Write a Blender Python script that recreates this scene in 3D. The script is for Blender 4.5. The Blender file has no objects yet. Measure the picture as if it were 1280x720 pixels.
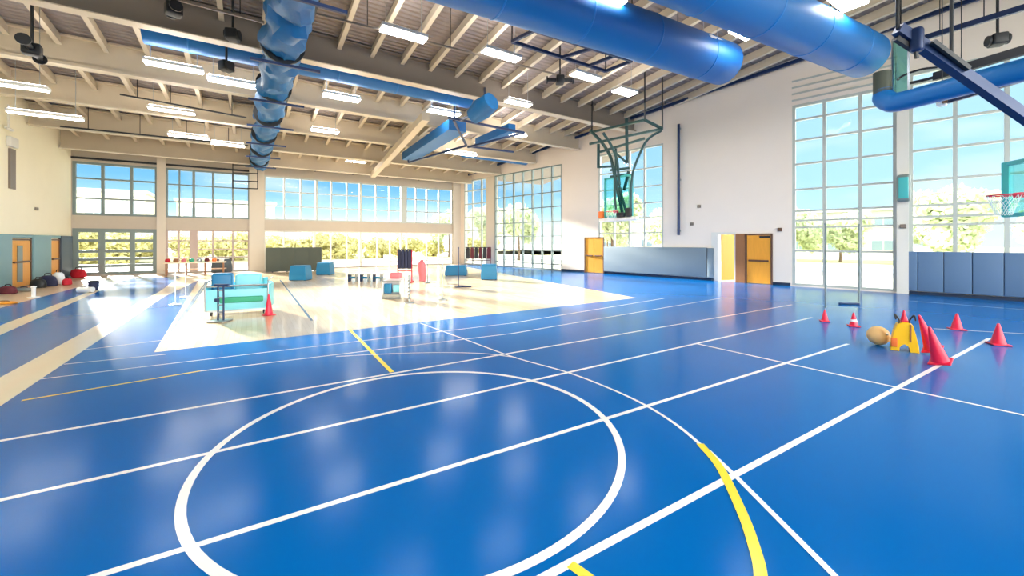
import bpy, math, random
from mathutils import Vector, Matrix
R = random.Random(7)
C = bpy.context.scene.collection
PI = math.pi

# ------------------------------------------------------------------ survey of the hall (metres)
F, HY, H = 503.5, 302.0, 1.75            # focal length in px of a 1280 wide frame, horizon row, eye height
AZ = math.atan(325 / 503.5)
SA, CA = math.sin(AZ), math.cos(AZ)
def direc(px):
    t = (px - 640) / F
    return SA + t * CA, CA - t * SA
def fl(px, py):                          # a point of the floor
    d = F * H / (py - HY); x, y = direc(px)
    return (x * d, y * d)
def PD(px, py, d):                       # a measured point d metres deep
    x, y = direc(px)
    return Vector((x * d, y * d, H + (HY - py) / F * d))
def deck(y): return 9.6 - 0.094 * y      # roof slopes down to the far wall
def RH(px, py, drop):                    # a point hanging `drop` below the roof
    x, y = direc(px)
    d = (9.6 - drop - H) / ((HY - py) / F + 0.094 * y)
    return Vector((x * d, y * d, H + (HY - py) / F * d))
YF = 28.7
XL, XR = -7.55, 13.66
def fx(px):
    x, y = direc(px); return x / y * YF
RO = Vector((XR, YF)); RU = Vector((4.8, -24.5)).normalized()
LO = Vector((XL, YF)); LU = Vector((0.0, -1.0))
def hit(px, O, U):
    x, y = direc(px)
    return (O.x * y - O.y * x) / (x * U.y - y * U.x)
def rs(px): return hit(px, RO, RU)
def ls(px): return hit(px, LO, LU)
def dep(px, O, U):
    s = hit(px, O, U); p = O + U * s; return p.x * SA + p.y * CA
def rz(px, py): return H + (HY - py) / F * dep(px, RO, RU)
def frame(O, U):
    return Matrix(((U.x, -U.y, 0, O.x), (U.y, U.x, 0, O.y), (0, 0, 1, 0), (0, 0, 0, 1)))
MR = frame(RO, RU)                       # local x along wall towards the camera, y outwards
ML = frame(LO, -LU)                      # local x towards the far wall, y outwards (x = 0 at far corner)
MF = Matrix.Translation((0, YF, 0))
I4 = Matrix.Identity(4)

# ------------------------------------------------------------------ materials
def rgb(r, g, b):
    f = lambda c: c / 255 / 12.92 if c / 255 <= .04045 else ((c / 255 + .055) / 1.055) ** 2.4
    return (f(r), f(g), f(b), 1)
def mat(name, col, rough=.5, metal=0, noise=0, nscale=6, bump=0, spec=.5, coat=0, emis=None, es=0, stretch=None, trans=0):
    m = bpy.data.materials.new(name); m.use_nodes = True
    nt = m.node_tree; p = nt.nodes['Principled BSDF']
    p.inputs['Base Color'].default_value = col
    p.inputs['Roughness'].default_value = rough
    p.inputs['Metallic'].default_value = metal
    p.inputs['Specular IOR Level'].default_value = spec
    p.inputs['Coat Weight'].default_value = coat
    p.inputs['Coat Roughness'].default_value = .08
    if emis: p.inputs['Emission Color'].default_value = emis; p.inputs['Emission Strength'].default_value = es
    if noise or bump:
        tc = nt.nodes.new('ShaderNodeTexCoord'); n = nt.nodes.new('ShaderNodeTexNoise')
        n.inputs['Scale'].default_value = nscale; n.inputs['Detail'].default_value = 4
        mp = nt.nodes.new('ShaderNodeMapping')
        if stretch: mp.inputs['Scale'].default_value = stretch
        nt.links.new(tc.outputs['Object'], mp.inputs['Vector']); nt.links.new(mp.outputs['Vector'], n.inputs['Vector'])
        if noise:
            mx = nt.nodes.new('ShaderNodeMix'); mx.data_type = 'RGBA'
            mx.inputs[6].default_value = tuple(c * (1 - noise) for c in col[:3]) + (1,)
            mx.inputs[7].default_value = tuple(min(1, c * (1 + noise)) for c in col[:3]) + (1,)
            nt.links.new(n.outputs['Fac'], mx.inputs[0]); nt.links.new(mx.outputs[2], p.inputs['Base Color'])
        if bump:
            b = nt.nodes.new('ShaderNodeBump'); b.inputs['Strength'].default_value = bump
            b.inputs['Distance'].default_value = .02
            nt.links.new(n.outputs['Fac'], b.inputs['Height']); nt.links.new(b.outputs['Normal'], p.inputs['Normal'])
    return m
def glass_mat(name, tint=(1, 1, 1, 1), refl=.08):
    m = bpy.data.materials.new(name); m.use_nodes = True; nt = m.node_tree
    nt.nodes.clear()
    o = nt.nodes.new('ShaderNodeOutputMaterial'); t = nt.nodes.new('ShaderNodeBsdfTransparent'); g = nt.nodes.new('ShaderNodeBsdfGlossy')
    t.inputs['Color'].default_value = tint; g.inputs['Roughness'].default_value = .02
    mx = nt.nodes.new('ShaderNodeMixShader'); lw = nt.nodes.new('ShaderNodeLayerWeight'); lw.inputs['Blend'].default_value = .25
    mt = nt.nodes.new('ShaderNodeMath'); mt.operation = 'MULTIPLY'; mt.inputs[1].default_value = refl * 4
    nt.links.new(lw.outputs['Fresnel'], mt.inputs[0]); nt.links.new(mt.outputs[0], mx.inputs[0])
    nt.links.new(t.outputs[0], mx.inputs[1]); nt.links.new(g.outputs[0], mx.inputs[2]); nt.links.new(mx.outputs[0], o.inputs[0])
    return m
M = {}
M['blue_floor'] = mat('blue sports floor', rgb(0, 99, 176), .17, noise=.05, nscale=.6, spec=.1)
M['blue_floor'].node_tree.nodes['Principled BSDF'].inputs['Specular Tint'].default_value = (.03, .38, .8, 1)
M['line_white'] = mat('white floor paint', rgb(240, 242, 240), .15, spec=.2)
M['line_yellow'] = mat('yellow floor paint', rgb(250, 222, 60), .2)
M['line_dark'] = mat('dark blue floor paint', rgb(40, 95, 130), .25)
M['cream_floor'] = mat('cream floor', rgb(238, 220, 188), .22, noise=.04, nscale=2, coat=.2)
M['beige_floor'] = mat('beige floor', rgb(214, 182, 150), .3, noise=.06, nscale=3)
M['wall_white'] = mat('white wall paint', rgb(240, 228, 214), .75, noise=.02, nscale=1.5)
M['wall_cream'] = mat('cream wall paint', rgb(250, 241, 212), .75, noise=.03, nscale=1.2)
M['header'] = mat('greige panel', rgb(196, 184, 168), .6, noise=.03)
M['pillar'] = mat('pale pillar', rgb(216, 206, 190), .6)
M['frame_light'] = mat('light aluminium frame', rgb(190, 196, 190), .4, .2)
M['frame_grey'] = mat('grey green frame', rgb(128, 142, 140), .45, .2)
M['frame_white'] = mat('white frame', rgb(225, 222, 212), .5)
M['frame_pink'] = mat('pinkish grey band', rgb(188, 170, 162), .55)
M['glass'] = glass_mat('window glass', (.98, 1, 1, 1), .06)
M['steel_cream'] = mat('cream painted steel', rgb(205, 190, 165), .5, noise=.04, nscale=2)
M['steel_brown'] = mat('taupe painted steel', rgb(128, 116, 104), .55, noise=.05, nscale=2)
M['joist'] = mat('pale joist steel', rgb(206, 194, 172), .5)
M['duct_blue'] = mat('blue duct skin', rgb(0, 103, 172), .5, noise=.05, nscale=1.5)
M['duct_seam'] = mat('lighter blue duct seam', rgb(2, 112, 184), .5)
M['cloth_blue'] = mat('blue curtain cloth', rgb(4, 98, 156), .5, noise=.35, nscale=3, bump=.8)
M['teal'] = mat('teal plastic', rgb(70, 180, 180), .4)
M['teal_glass'] = glass_mat('teal tinted board', (.62, .95, .92, 1), .1)
M['navy'] = mat('navy painted steel', rgb(28, 50, 92), .4, .2)
M['black'] = mat('black rubber', rgb(28, 30, 34), .5)
M['dark_green'] = mat('dark green steel tube', rgb(42, 74, 74), .4, .3)
M['grey_pad'] = mat('grey vinyl pad', rgb(118, 134, 144), .55, noise=.02)
M['blue_pad'] = mat('slate blue vinyl pad', rgb(88, 118, 152), .5, noise=.02)
M['green_pad'] = mat('grey teal wall pad', rgb(128, 165, 170), .55, noise=.06, nscale=2)
M['dark_pad'] = mat('dark slate wall pad', rgb(70, 84, 96), .5)
M['navy_base'] = mat('navy base strip', rgb(20, 40, 66), .4)
M['door_wood'] = mat('orange varnished door', rgb(232, 158, 48), .4, noise=.12, nscale=4, stretch=(6, 6, .6))
M['door_wood_brown'] = mat('brown door edge', rgb(150, 100, 60), .5, noise=.15, nscale=4, stretch=(6, 6, .5))
M['door_frame'] = mat('dark door frame', rgb(98, 66, 48), .5)
M['red'] = mat('red plastic', rgb(226, 24, 66), .35)
M['red_cloth'] = mat('red cloth', rgb(196, 24, 44), .7)
M['maroon'] = mat('maroon cloth', rgb(96, 32, 44), .7)
M['navy_cloth'] = mat('navy cloth', rgb(34, 40, 72), .7)
M['yellow'] = mat('yellow plastic', rgb(252, 196, 12), .4)
M['orange'] = mat('orange plastic', rgb(246, 120, 50), .4)
M['peach'] = mat('peach rubber', rgb(244, 196, 128), .45, noise=.05)
M['white_pl'] = mat('white plastic', rgb(236, 238, 238), .4)
M['pink_cloth'] = mat('pink cloth', rgb(220, 120, 130), .7)
M['teal_cloth'] = mat('teal box skin', rgb(90, 200, 220), .4, noise=.08)
M['teal_pale'] = mat('pale teal skin', rgb(140, 222, 234), .4, noise=.05)
M['green_mat'] = mat('green mat', rgb(60, 168, 130), .6)
M['blue_block'] = mat('blue vinyl block', rgb(24, 120, 168), .4, noise=.04)
M['olive'] = mat('dark olive board', rgb(66, 72, 58), .5, noise=.12, nscale=1.2)
M['steel'] = mat('brushed steel', rgb(170, 176, 180), .3, .8)
M['leaf'] = None
M['lamp'] = mat('lamp diffuser', (1, 1, 1, 1), .5, emis=(1, .97, .93, 1), es=8)
M['uplight_fill'] = mat('added lamp uplight', (1, 1, 1, 1), .5, emis=(1, .95, .9, 1), es=6)  # upward glow added to the lamps to brighten the hall off the roof
M['lamp_body'] = mat('lamp housing', rgb(225, 222, 215), .5)
M['stucco'] = mat('pale stucco', rgb(225, 218, 200), .8, noise=.05)
M['stucco2'] = mat('grey stucco', rgb(190, 190, 185), .8, noise=.05)
M['ext_glass'] = mat('far window glass', rgb(120, 140, 150), .15)
M['asphalt'] = mat('pale asphalt', rgb(196, 200, 210), .8, noise=.1)
M['concrete'] = mat('pale concrete paving', rgb(225, 218, 202), .85, noise=.08, nscale=.5)
M['grass'] = mat('dry grass', rgb(205, 200, 150), .9, noise=.15, nscale=.8)
M['bark'] = mat('bark', rgb(110, 92, 72), .9, noise=.2)
M['car'] = mat('car paint silver', rgb(200, 205, 210), .25, .3)

def leaf(name, a, b):
    m = bpy.data.materials.new(name); m.use_nodes = True; nt = m.node_tree; nt.nodes.clear()
    o = nt.nodes.new('ShaderNodeOutputMaterial'); d = nt.nodes.new('ShaderNodeBsdfDiffuse'); t = nt.nodes.new('ShaderNodeBsdfTranslucent')
    g = nt.nodes.new('ShaderNodeNewGeometry'); r = nt.nodes.new('ShaderNodeValToRGB')
    r.color_ramp.elements[0].color = a; r.color_ramp.elements[1].color = b
    nt.links.new(g.outputs['Random Per Island'], r.inputs[0])
    nt.links.new(r.outputs[0], d.inputs[0]); nt.links.new(r.outputs[0], t.inputs[0])
    mx = nt.nodes.new('ShaderNodeMixShader'); nt.links.new(d.outputs[0], mx.inputs[1]); nt.links.new(t.outputs[0], mx.inputs[2]); nt.links.new(mx.outputs[0], o.inputs[0])
    return m
M['leaf'] = leaf('pale green leaves', rgb(200, 212, 178), rgb(238, 242, 214))
M['leaf_olive'] = leaf('olive leaves', rgb(180, 178, 120), rgb(235, 228, 175))

# wood court: planks
def wood():
    m = mat('maple court boards', rgb(232, 208, 170), .22, coat=.3); nt = m.node_tree; p = nt.nodes['Principled BSDF']
    tc = nt.nodes.new('ShaderNodeTexCoord'); mp = nt.nodes.new('ShaderNodeMapping'); mp.inputs['Rotation'].default_value = (0, 0, PI / 2)
    b = nt.nodes.new('ShaderNodeTexBrick'); b.inputs['Scale'].default_value = 1
    b.inputs['Brick Width'].default_value = 1.4; b.inputs['Row Height'].default_value = .09; b.inputs['Mortar Size'].default_value = .002
    b.inputs['Color1'].default_value = rgb(236, 212, 174); b.inputs['Color2'].default_value = rgb(226, 198, 158); b.inputs['Mortar'].default_value = rgb(205, 178, 140)
    nt.links.new(tc.outputs['Object'], mp.inputs[0]); nt.links.new(mp.outputs[0], b.inputs[0]); nt.links.new(b.outputs[0], p.inputs['Base Color'])
    return m
M['wood'] = wood()
def decking():
    m = mat('ribbed roof deck', rgb(140, 130, 126), .6); nt = m.node_tree; p = nt.nodes['Principled BSDF']
    tc = nt.nodes.new('ShaderNodeTexCoord'); w = nt.nodes.new('ShaderNodeTexWave'); w.bands_direction = 'Y'
    w.inputs['Scale'].default_value = 1.6; w.inputs['Distortion'].default_value = 0
    b = nt.nodes.new('ShaderNodeBump'); b.inputs['Strength'].default_value = .8; b.inputs['Distance'].default_value = .06
    nt.links.new(tc.outputs['Object'], w.inputs[0]); nt.links.new(w.outputs['Fac'], b.inputs['Height']); nt.links.new(b.outputs[0], p.inputs['Normal'])
    return m
M['deck'] = decking()

# ------------------------------------------------------------------ mesh builder
class MB:
    def __init__(s, mx=I4): s.v = []; s.f = []; s.mx = mx
    def add(s, vs, fs):
        k = len(s.v); s.v += [s.mx @ Vector(v) for v in vs]; s.f += [tuple(i + k for i in f) for f in fs]; return s
    def box(s, a, b, m=I4):
        x0, x1 = sorted((a[0], b[0])); y0, y1 = sorted((a[1], b[1])); z0, z1 = sorted((a[2], b[2]))
        vs = [m @ Vector(p) for p in ((x0,y0,z0),(x1,y0,z0),(x1,y1,z0),(x0,y1,z0),(x0,y0,z1),(x1,y0,z1),(x1,y1,z1),(x0,y1,z1))]
        return s.add(vs, [(0,3,2,1),(4,5,6,7),(0,1,5,4),(1,2,6,5),(2,3,7,6),(3,0,4,7)])
    def rbox(s, a, b, r, m=I4, n=4):      # box with corners rounded in plan and softened top/bottom
        x0, x1 = sorted((a[0], b[0])); y0, y1 = sorted((a[1], b[1])); z0, z1 = sorted((a[2], b[2]))
        r = min(r, (x1-x0)/2.01, (y1-y0)/2.01, (z1-z0)/2.01)
        def ring(ins, z):
            out = []
            rr = max(r - ins, .0005)
            for cx, cy, a0 in ((x1-r, y1-r, 0), (x0+r, y1-r, PI/2), (x0+r, y0+r, PI), (x1-r, y0+r, 1.5*PI)):
                for k in range(n+1):
                    t = a0 + k*PI/2/n; out.append(m @ Vector((cx+rr*math.cos(t), cy+rr*math.sin(t), z)))
            return out
        prof = [(r*(1-math.sin(t)), z0+r*(1-math.cos(t))) for t in (0, PI/6, PI/3, PI/2)]
        rings = [ring(i, z) for i, z in prof] + [ring(i, z1-(z-z0)) for i, z in reversed(prof)]
        return s.skin(rings)
    def skin(s, rings, caps=True, closed=True):
        n = len(rings[0]); vs = [p for r_ in rings for p in r_]; fs = []
        for k in range(len(rings)-1):
            for i in range(n if closed else n-1):
                j = (i+1) % n; fs.append((k*n+i, k*n+j, (k+1)*n+j, (k+1)*n+i))
        if caps: fs.append(tuple(reversed(range(n)))); fs.append(tuple(range((len(rings)-1)*n, len(rings)*n)))
        return s.add(vs, fs)
    def tube(s, pts, r, n=10, caps=True, wob=0, lob=0):
        pts = [Vector(p) for p in pts]; rings = []
        up = Vector((0, 0, 1))
        for k, p in enumerate(pts):
            t = (pts[min(k+1, len(pts)-1)] - pts[max(k-1, 0)]).normalized()
            a = t.cross(up)
            if a.length < .15: a = t.cross(Vector((0, 1, 0)))
            a.normalize(); b = a.cross(t).normalized()
            rk = r[k] if isinstance(r, (list, tuple)) else r
            ring = []
            for i in range(n):
                th = 2*PI*i/n
                q = rk * (1 + lob*math.sin(3*th + k*.9) + wob*R.uniform(-1, 1))
                ring.append(p + (a*math.cos(th) + b*math.sin(th))*q)
            rings.append(ring)
        return s.skin(rings, caps)
    def lathe(s, prof, o=(0,0,0), n=20, m=I4, caps=True):
        o = Vector(o)
        return s.skin([[o + m @ Vector((r*math.cos(2*PI*i/n), r*math.sin(2*PI*i/n), z)) for i in range(n)] for r, z in prof], caps)
    def beam(s, p, q, w, h):             # rectangular bar between two points
        p, q = Vector(p), Vector(q); t = (q-p).normalized(); a = t.cross(Vector((0,0,1)))
        if a.length < .1: a = Vector((1,0,0))
        a.normalize(); b = a.cross(t).normalized()
        rg = lambda c: [c + a*x*w/2 + b*y*h/2 for x, y in ((-1,-1),(1,-1),(1,1),(-1,1))]
        return s.skin([rg(p), rg(q)])
    def prism(s, poly, z0, z1, m=I4):
        return s.skin([[m @ Vector((x, y, z)) for x, y in poly] for z in (z0, z1)])
    def build(s, name, mt, parent=None, smooth=False):
        me = bpy.data.meshes.new(name); me.from_pydata([tuple(v) for v in s.v], [], s.f)
        me.update(); me.materials.append(mt)
        import bmesh
        bm = bmesh.new(); bm.from_mesh(me); bmesh.ops.recalc_face_normals(bm, faces=bm.faces); bm.to_mesh(me); bm.free()
        if smooth:
            me.polygons.foreach_set('use_smooth', [True]*len(me.polygons))
            me.set_sharp_from_angle(angle=math.radians(38))
        o = bpy.data.objects.new(name, me); C.objects.link(o)
        if parent:
            bpy_parent(o, parent)
        return o
def bpy_parent(o, parent):
    o.parent = parent
    o.matrix_parent_inverse = wm(parent).inverted()
def wm(o):
    m = Matrix.LocRotScale(o.location, o.rotation_euler, o.scale)
    return (wm(o.parent) @ o.matrix_parent_inverse @ m) if o.parent else m
def tag(o, label, cat, group=None, kind=None):
    o['label'] = label; o['category'] = cat
    if group: o['group'] = group
    if kind: o['kind'] = kind
    return o
def empty(name, loc=(0,0,0), rz_=0):
    o = bpy.data.objects.new(name, None); C.objects.link(o); o.location = loc; o.rotation_euler = (0, 0, rz_); o.empty_display_size = .1
    return o
def thing(name, label, cat, loc=(0,0,0), rz_=0, group=None):
    return tag(empty(name, loc, rz_), label, cat, group)
def struct(o): o['kind'] = 'structure'; return o
def copy_tree(o, parent=None):
    c = o.copy(); C.objects.link(c)
    if parent: c.parent = parent
    for ch in list(o.children): copy_tree(ch, c)
    return c

# ------------------------------------------------------------------ floor and its markings
NEAR_Y = -5.0
RS_END = (YF - NEAR_Y) / -RU.y; LS_END = (YF - NEAR_Y) / -LU.y
NR = RO + RU * RS_END; NL = LO + LU * LS_END
floor = struct(MB().prism([(NL.x, NEAR_Y), (NR.x, NEAR_Y), (XR, YF), (XL, YF)], -.2, 0).build('floor', M['blue_floor']))
LV = [0.001]
def flat(poly, name, mt, label=None, z=None):
    if z is None: LV[0] += .00012; z = LV[0]
    mb = MB(); n = len(poly)
    mb.add([(x, y, z) for x, y in poly], [tuple(range(n))])
    o = mb.build(name, mt, floor)
    if label: o['label'] = label
    for p in o.data.polygons:
        if p.normal.z < 0: o.data.flip_normals(); break
    return o
def strip(pts, w, name, mt, label=None):
    pts = [Vector(p) for p in pts]; LV[0] += .00012; z = LV[0]
    L, Rr = [], []
    for k, p in enumerate(pts):
        t = (pts[min(k+1, len(pts)-1)] - pts[max(k-1, 0)]).normalized(); n = Vector((-t.y, t.x)) * w / 2
        L.append(p+n); Rr.append(p-n)
    mb = MB(); vs = [(q.x, q.y, z) for q in L] + [(q.x, q.y, z) for q in Rr]; n = len(pts)
    mb.add(vs, [(n+k, n+k+1, k+1, k) for k in range(n-1)])
    o = mb.build(name, mt, floor)
    if label: o['label'] = label
    return o
def smoothline(pts, n=10):              # Catmull-Rom
    P = [Vector(p) for p in pts]; P = [2*P[0]-P[1]] + P + [2*P[-1]-P[-2]]; out = []
    for k in range(1, len(P)-2):
        for i in range(n):
            t = i/n; a, b, c, d = P[k-1:k+3]
            out.append(.5*((2*b) + (c-a)*t + (2*a-5*b+4*c-d)*t*t + (3*b-a-3*c+d)*t**3))
    out.append(P[-2]); return out
wood_poly = [(-1.30, 8.42), (10.05, 8.42), (12.6, 26.2), (-2.2, 26.2)]
flat(wood_poly, 'wood_court', M['wood'], 'pale maple court inset in the blue floor')
# cream runs on the left, beige apron by the wall
flat([(-2.72, 7.9), fl(0, 508), (-1.62, 6.0)] and [fl(0, 472), fl(0, 508), fl(205, 371), (-1.9, 26), (-3.0, 26), fl(200, 364)], 'cream_band', M['cream_floor'], 'wide cream band across the blue floor')
p0, p1 = Vector(fl(0, 472)), Vector(fl(0, 508))
flat([tuple(p0), (p0.x - .05, -3), (p1.x + .35, -3), tuple(p1)], 'cream_band', M['cream_floor'])
a0, a1, b0, b1 = fl(0, 407), fl(102, 368.5), fl(0, 419), fl(102, 373.5)
ext = lambda p, q, y: (p[0] + (q[0]-p[0])*(y-p[1])/(q[1]-p[1]), y)
flat([ext(a0, a1, 4), ext(b0, b1, 4), ext(b0, b1, 25.5), ext(a0, a1, 25.5)], 'cream_band', M['cream_floor'], 'narrow cream band beside the beige apron')
c0, c1 = fl(0, 385), fl(110, 356)
q = ext(c0, c1, 25.8)
flat([ext(c0, c1, 4), q, (q[0], YF-.05), (XL+.1, YF-.05), (XL+.02, 4)], 'beige_apron', M['beige_floor'], 'beige apron floor along the left wall')
flat([q, (XR-.3, 26.6), (XR-.1, YF-.05), (q[0], YF-.05)], 'beige_apron', M['beige_floor'])
# white lines
LWF = 1.0
for pts, w in ([(-260, 596), (0, 552), (420, 480), (640, 441), (990, 381)], .05), ([(-60, 639), (0, 625.5), (640, 479.5), (1015, 397)], .05), \
              ([(-160, 807), (117, 720), (640, 560.5), (1060, 430)], .05), ([(400, 872), (686, 720), (960, 571), (1237, 423)], .055), \
              ([(640, 404), (760, 384), (830, 373)], .04), ([(640, 417), (780, 392), (900, 373)], .04), \
              ([(50, 474), (300, 442), (640, 404)], .03), ([(250, 464), (420, 442), (640, 417)], .035), \
              ([(80, 455.5), (207, 443)], .03), ([(100, 438), (207, 425)], .03), ([(1167, 411), (1330, 420)], .04), ([(1135, 376), (1330, 391)], .04), \
              ([(872, 430), (970, 452), (1130, 483), (1900, 655)], .05), ([(885, 563), (920, 596), (1045, 722), (1150, 830)], .04):
    P = [Vector(fl(*p)) for p in (pts[0], pts[-1])]
    if len(pts) == 4 and pts[0][0] == 885: P = [Vector(fl(*p)) for p in pts]
    strip(P, w*LWF, 'court_line', M['line_white'])
strip([fl(27, 501), fl(250, 464)], .04, 'court_line', M['line_yellow'], 'yellow court line')
strip([fl(437, 412), fl(490, 465.5)], .06, 'court_line', M['line_yellow'], 'yellow court line')
strip([fl(713, 706), fl(760, 740)], .06, 'court_line', M['line_yellow'], 'yellow court line')
# centre circle (fitted to floor points)
cp = [fl(228, 655), fl(545, 463), fl(778, 590), fl(275, 565), fl(420, 484), fl(748, 655), fl(640, 476)]
def circfit(P):
    cx = cy = 0; import itertools
    A = [[0]*3 for _ in range(3)]; B = [0]*3
    for x, y in P:
        row = (2*x, 2*y, 1); t = x*x+y*y
        for i in range(3):
            B[i] += row[i]*t
            for j in range(3): A[i][j] += row[i]*row[j]
    s = Matrix(A).inverted() @ Vector(B); return s[0], s[1], math.sqrt(s[2]+s[0]**2+s[1]**2)
CX, CY, CR = circfit(cp)
strip([(CX+CR*math.cos(2*PI*k/96), CY+CR*math.sin(2*PI*k/96)) for k in range(97)], .06, 'centre_circle', M['line_white'], 'white centre circle')
strip(smoothline([fl(*p) for p in ((525, 404), (580, 424), (640, 446), (707, 465), (760, 485), (805, 506), (845, 531), (885, 564))]), .035, 'court_arc', M['line_white'])
strip(smoothline([fl(*p) for p in ((420, 446), (475, 443), (540, 441), (600, 442), (645, 447))]), .03, 'court_arc', M['line_white'])
strip(smoothline([fl(*p) for p in ((875, 555), (900, 585), (927, 640), (943, 685), (951, 722), (950, 790))]), .065, 'court_arc', M['line_yellow'], 'yellow court arc')
for a, b in (((262, 350), (226, 400)), ((300, 352), (283, 372)), ((350, 350), (390, 401)), ((340, 352), (322, 362)), ((206, 424), (258, 352))):
    strip([fl(*a), fl(*b)], .05, 'court_line', M['line_dark'], 'dark blue court line')

# ------------------------------------------------------------------ walls
TOP = 10.4
T = .35
def wallbox(mb, s0, s1, z0, z1, t=T): mb.box((s0, 0, z0), (s1, t, z1))
far = MB(MF)
def ftop(): return deck(YF) + .05
X = {k: fx(k) for k in (90, 197, 207, 312, 330, 566)}
for x0, x1 in ((XL-.4, X[90]), (X[197], X[207]), (X[312], X[330]), (X[566], XR+.3)): wallbox(far, x0, x1, 0, ftop())
for x0, x1 in ((X[90], X[197]), (X[207], X[312]), (X[330], X[566])):
    wallbox(far, x0, x1, 5.78, ftop()); wallbox(far, x0, x1, 2.42, 3.08)
    wallbox(far, x0, x1, -.1, .06)
struct(far.build('wall_far', M['header']))
# pilasters on the far wall
for k, (a, b) in enumerate(((197, 207), (312, 330), (566, 575))):
    struct(MB(MF).box((fx(a)-.02, -.12, 0), (fx(b)+.02, 0, ftop())).build('trim_%d' % (k+1), M['pillar']))
struct(MB(MF).box((XL, -.06, 5.9), (X[330], -.0, 6.0)).build('trim_4', M['black']))

WN = [0]
def window(mx, x0, x1, z0, z1, vs, hs, mt, w=.09, depth=.14, vw=None, glass='glass', y=.1, name=None):
    WN[0] += 1
    e = empty('window_%d' % WN[0]); struct(e)
    f = MB(mx); w2 = vw or w
    f.box((x0, y-depth/2, z0), (x0+w, y+depth/2, z1)).box((x1-w, y-depth/2, z0), (x1, y+depth/2, z1))
    f.box((x0+w, y-depth/2, z0), (x1-w, y+depth/2, z0+w)).box((x0+w, y-depth/2, z1-w), (x1-w, y+depth/2, z1))
    for v in vs:
        ww = w2
        if isinstance(v, tuple): v, ww = v
        f.box((v-ww/2, y-depth/2, z0+w), (v+ww/2, y+depth/2, z1-w))
    for h in hs:
        f.box((x0+w, y-depth*.45, h-w*.35), (x1-w, y+depth*.45, h+w*.35))
    f.build('window_frame', mt, e)
    MB(mx).box((x0+w*.5, y-.006, z0+w*.5), (x1-w*.5, y+.006, z1-w*.5)).build('window_panes', M[glass], e)
    return e
fr = M['frame_grey']
window(MF, X[90], X[197], 3.08, 5.78, [fx(128), fx(164)], [3.95, 4.95], fr, .12)
window(MF, X[90], X[197], .0, 2.42, [(fx(126.5), .24), (fx(165), .2)], [.5, .85, 1.25, 1.8], fr, .2, vw=.2)
fp = M['frame_pink']
window(MF, X[207], X[312], 3.08, 5.78, [(fx(224), .07), (fx(242), .12), fx(266), fx(291)], [3.95, 4.9], M['frame_grey'], .09)
window(MF, X[207], X[312], .0, 2.42, [fx(223), (fx(242), .35), fx(266), fx(291)], [.85, 1.3, 1.8], fp, .09)
window(MF, X[330], X[566], 3.08, 5.78, [fx(355.5), fx(376), (fx(396), .16), fx(414.5), fx(434), (fx(451), .16), fx(470), fx(487), (fx(505), .45), fx(520), fx(534), fx(549)], [3.95, 4.85], M['frame_light'], .09)
window(MF, X[330], X[566], .0, 2.42, [fx(355), (fx(393), .14), fx(414), (fx(434), .05), (fx(451), .16), fx(472), fx(488), (fx(502), .14), fx(509), fx(534), fx(549)], [.35], M['frame_white'], .08)

# right wall
ST = {k: rs(k) for k in (580, 608, 618, 702, 748, 829, 897, 919, 990, 1121, 1136)}
SB_END = rs(1330)
rt = lambda s: deck(YF + RU.y * s) + .05
right = MB(MR)
def sloped(mb, s0, s1, z0, t=T):
    mb.add([(s0,0,z0),(s1,0,z0),(s1,t,z0),(s0,t,z0),(s0,0,rt(s0)),(s1,0,rt(s1)),(s1,t,rt(s1)),(s0,t,rt(s0))],
           [(0,3,2,1),(4,5,6,7),(0,1,5,4),(1,2,6,5),(2,3,7,6),(3,0,4,7)])
zG, zC, zA, zB = 6.42, 6.55, 7.1, 7.4
sloped(right, -.3, ST[580], 0); sloped(right, ST[580], ST[702], zG)
sloped(right, ST[702], ST[748], 0)
sloped(right, ST[748], ST[829], zC); wallbox(right, ST[748], ST[829], 0, .6)
sloped(right, ST[829], ST[897], 0); sloped(right, ST[897], ST[919], 2.12); sloped(right, ST[919], ST[990], 0)
sloped(right, ST[990], ST[1121], zA); sloped(right, ST[1136], SB_END, zB)
wallbox(right, ST[990], ST[1121], -.1, .04); wallbox(right, ST[1136], SB_END, -.1, .3)
sloped(right, SB_END, RS_END+.3, 0)
struct(right.build('wall_right', M['wall_white']))
pil = MB(MR); sloped(pil, ST[608], ST[618], 0); struct(pil.build('trim_5', M['pillar']))
pil = MB(MR); pil.box((ST[1121], -.12, 0), (ST[1136], .35, rt(ST[1121])-.02)); struct(pil.build('trim_6', M['frame_white']))
fg = M['frame_light']
window(MR, ST[580], ST[608], .0, zG, [rs(590), rs(601)], [.35, 1.3, 2.6, 3.6, 4.6, 5.6], M['frame_light'], .09)
window(MR, ST[618], ST[702], .0, zG, [rs(k) for k in (629, 641, 652.5, 664.5, 676.5, 689)], [.35, 1.2, 2.1, 3.0, 3.9, 4.8, 5.7], M['frame_grey'], .08)
window(MR, ST[748], ST[829], .6, zC, [rs(k) for k in (767, 786, 805)], [1.4, 2.2, 2.98, 3.7, 4.54, 5.45], M['frame_light'], .08)
RA = [1.39, 2.3, 2.57, 2.94, 3.78, 4.77, 5.7, 6.5]
window(MR, ST[990], ST[1121], .02, zA, [rs(1030), rs(1075)], RA, M['frame_light'], .1)
window(MR, ST[1136], SB_END, .3, zB, [rs(1194), rs(1259)], RA + [7.0], M['frame_light'], .1)
# navy base strip along the right wall
for k, (a, b) in enumerate(((702, 730), (756, 893), (966, 988))):
    struct(MB(MR).box((rs(a), -.03, 0), (rs(b), 0, .12)).build('baseboard_right' if k == 0 else 'baseboard_right.%03d' % k, M['navy_base']))
# header slats above window
hs = MB(MR)
for z in (7.25, 7.5, 7.75, 8.0): hs.box((ST[990], -.03, z), (ST[1121], 0, z+.06))

struct(hs.build('trim_7', M['frame_light']))

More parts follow.
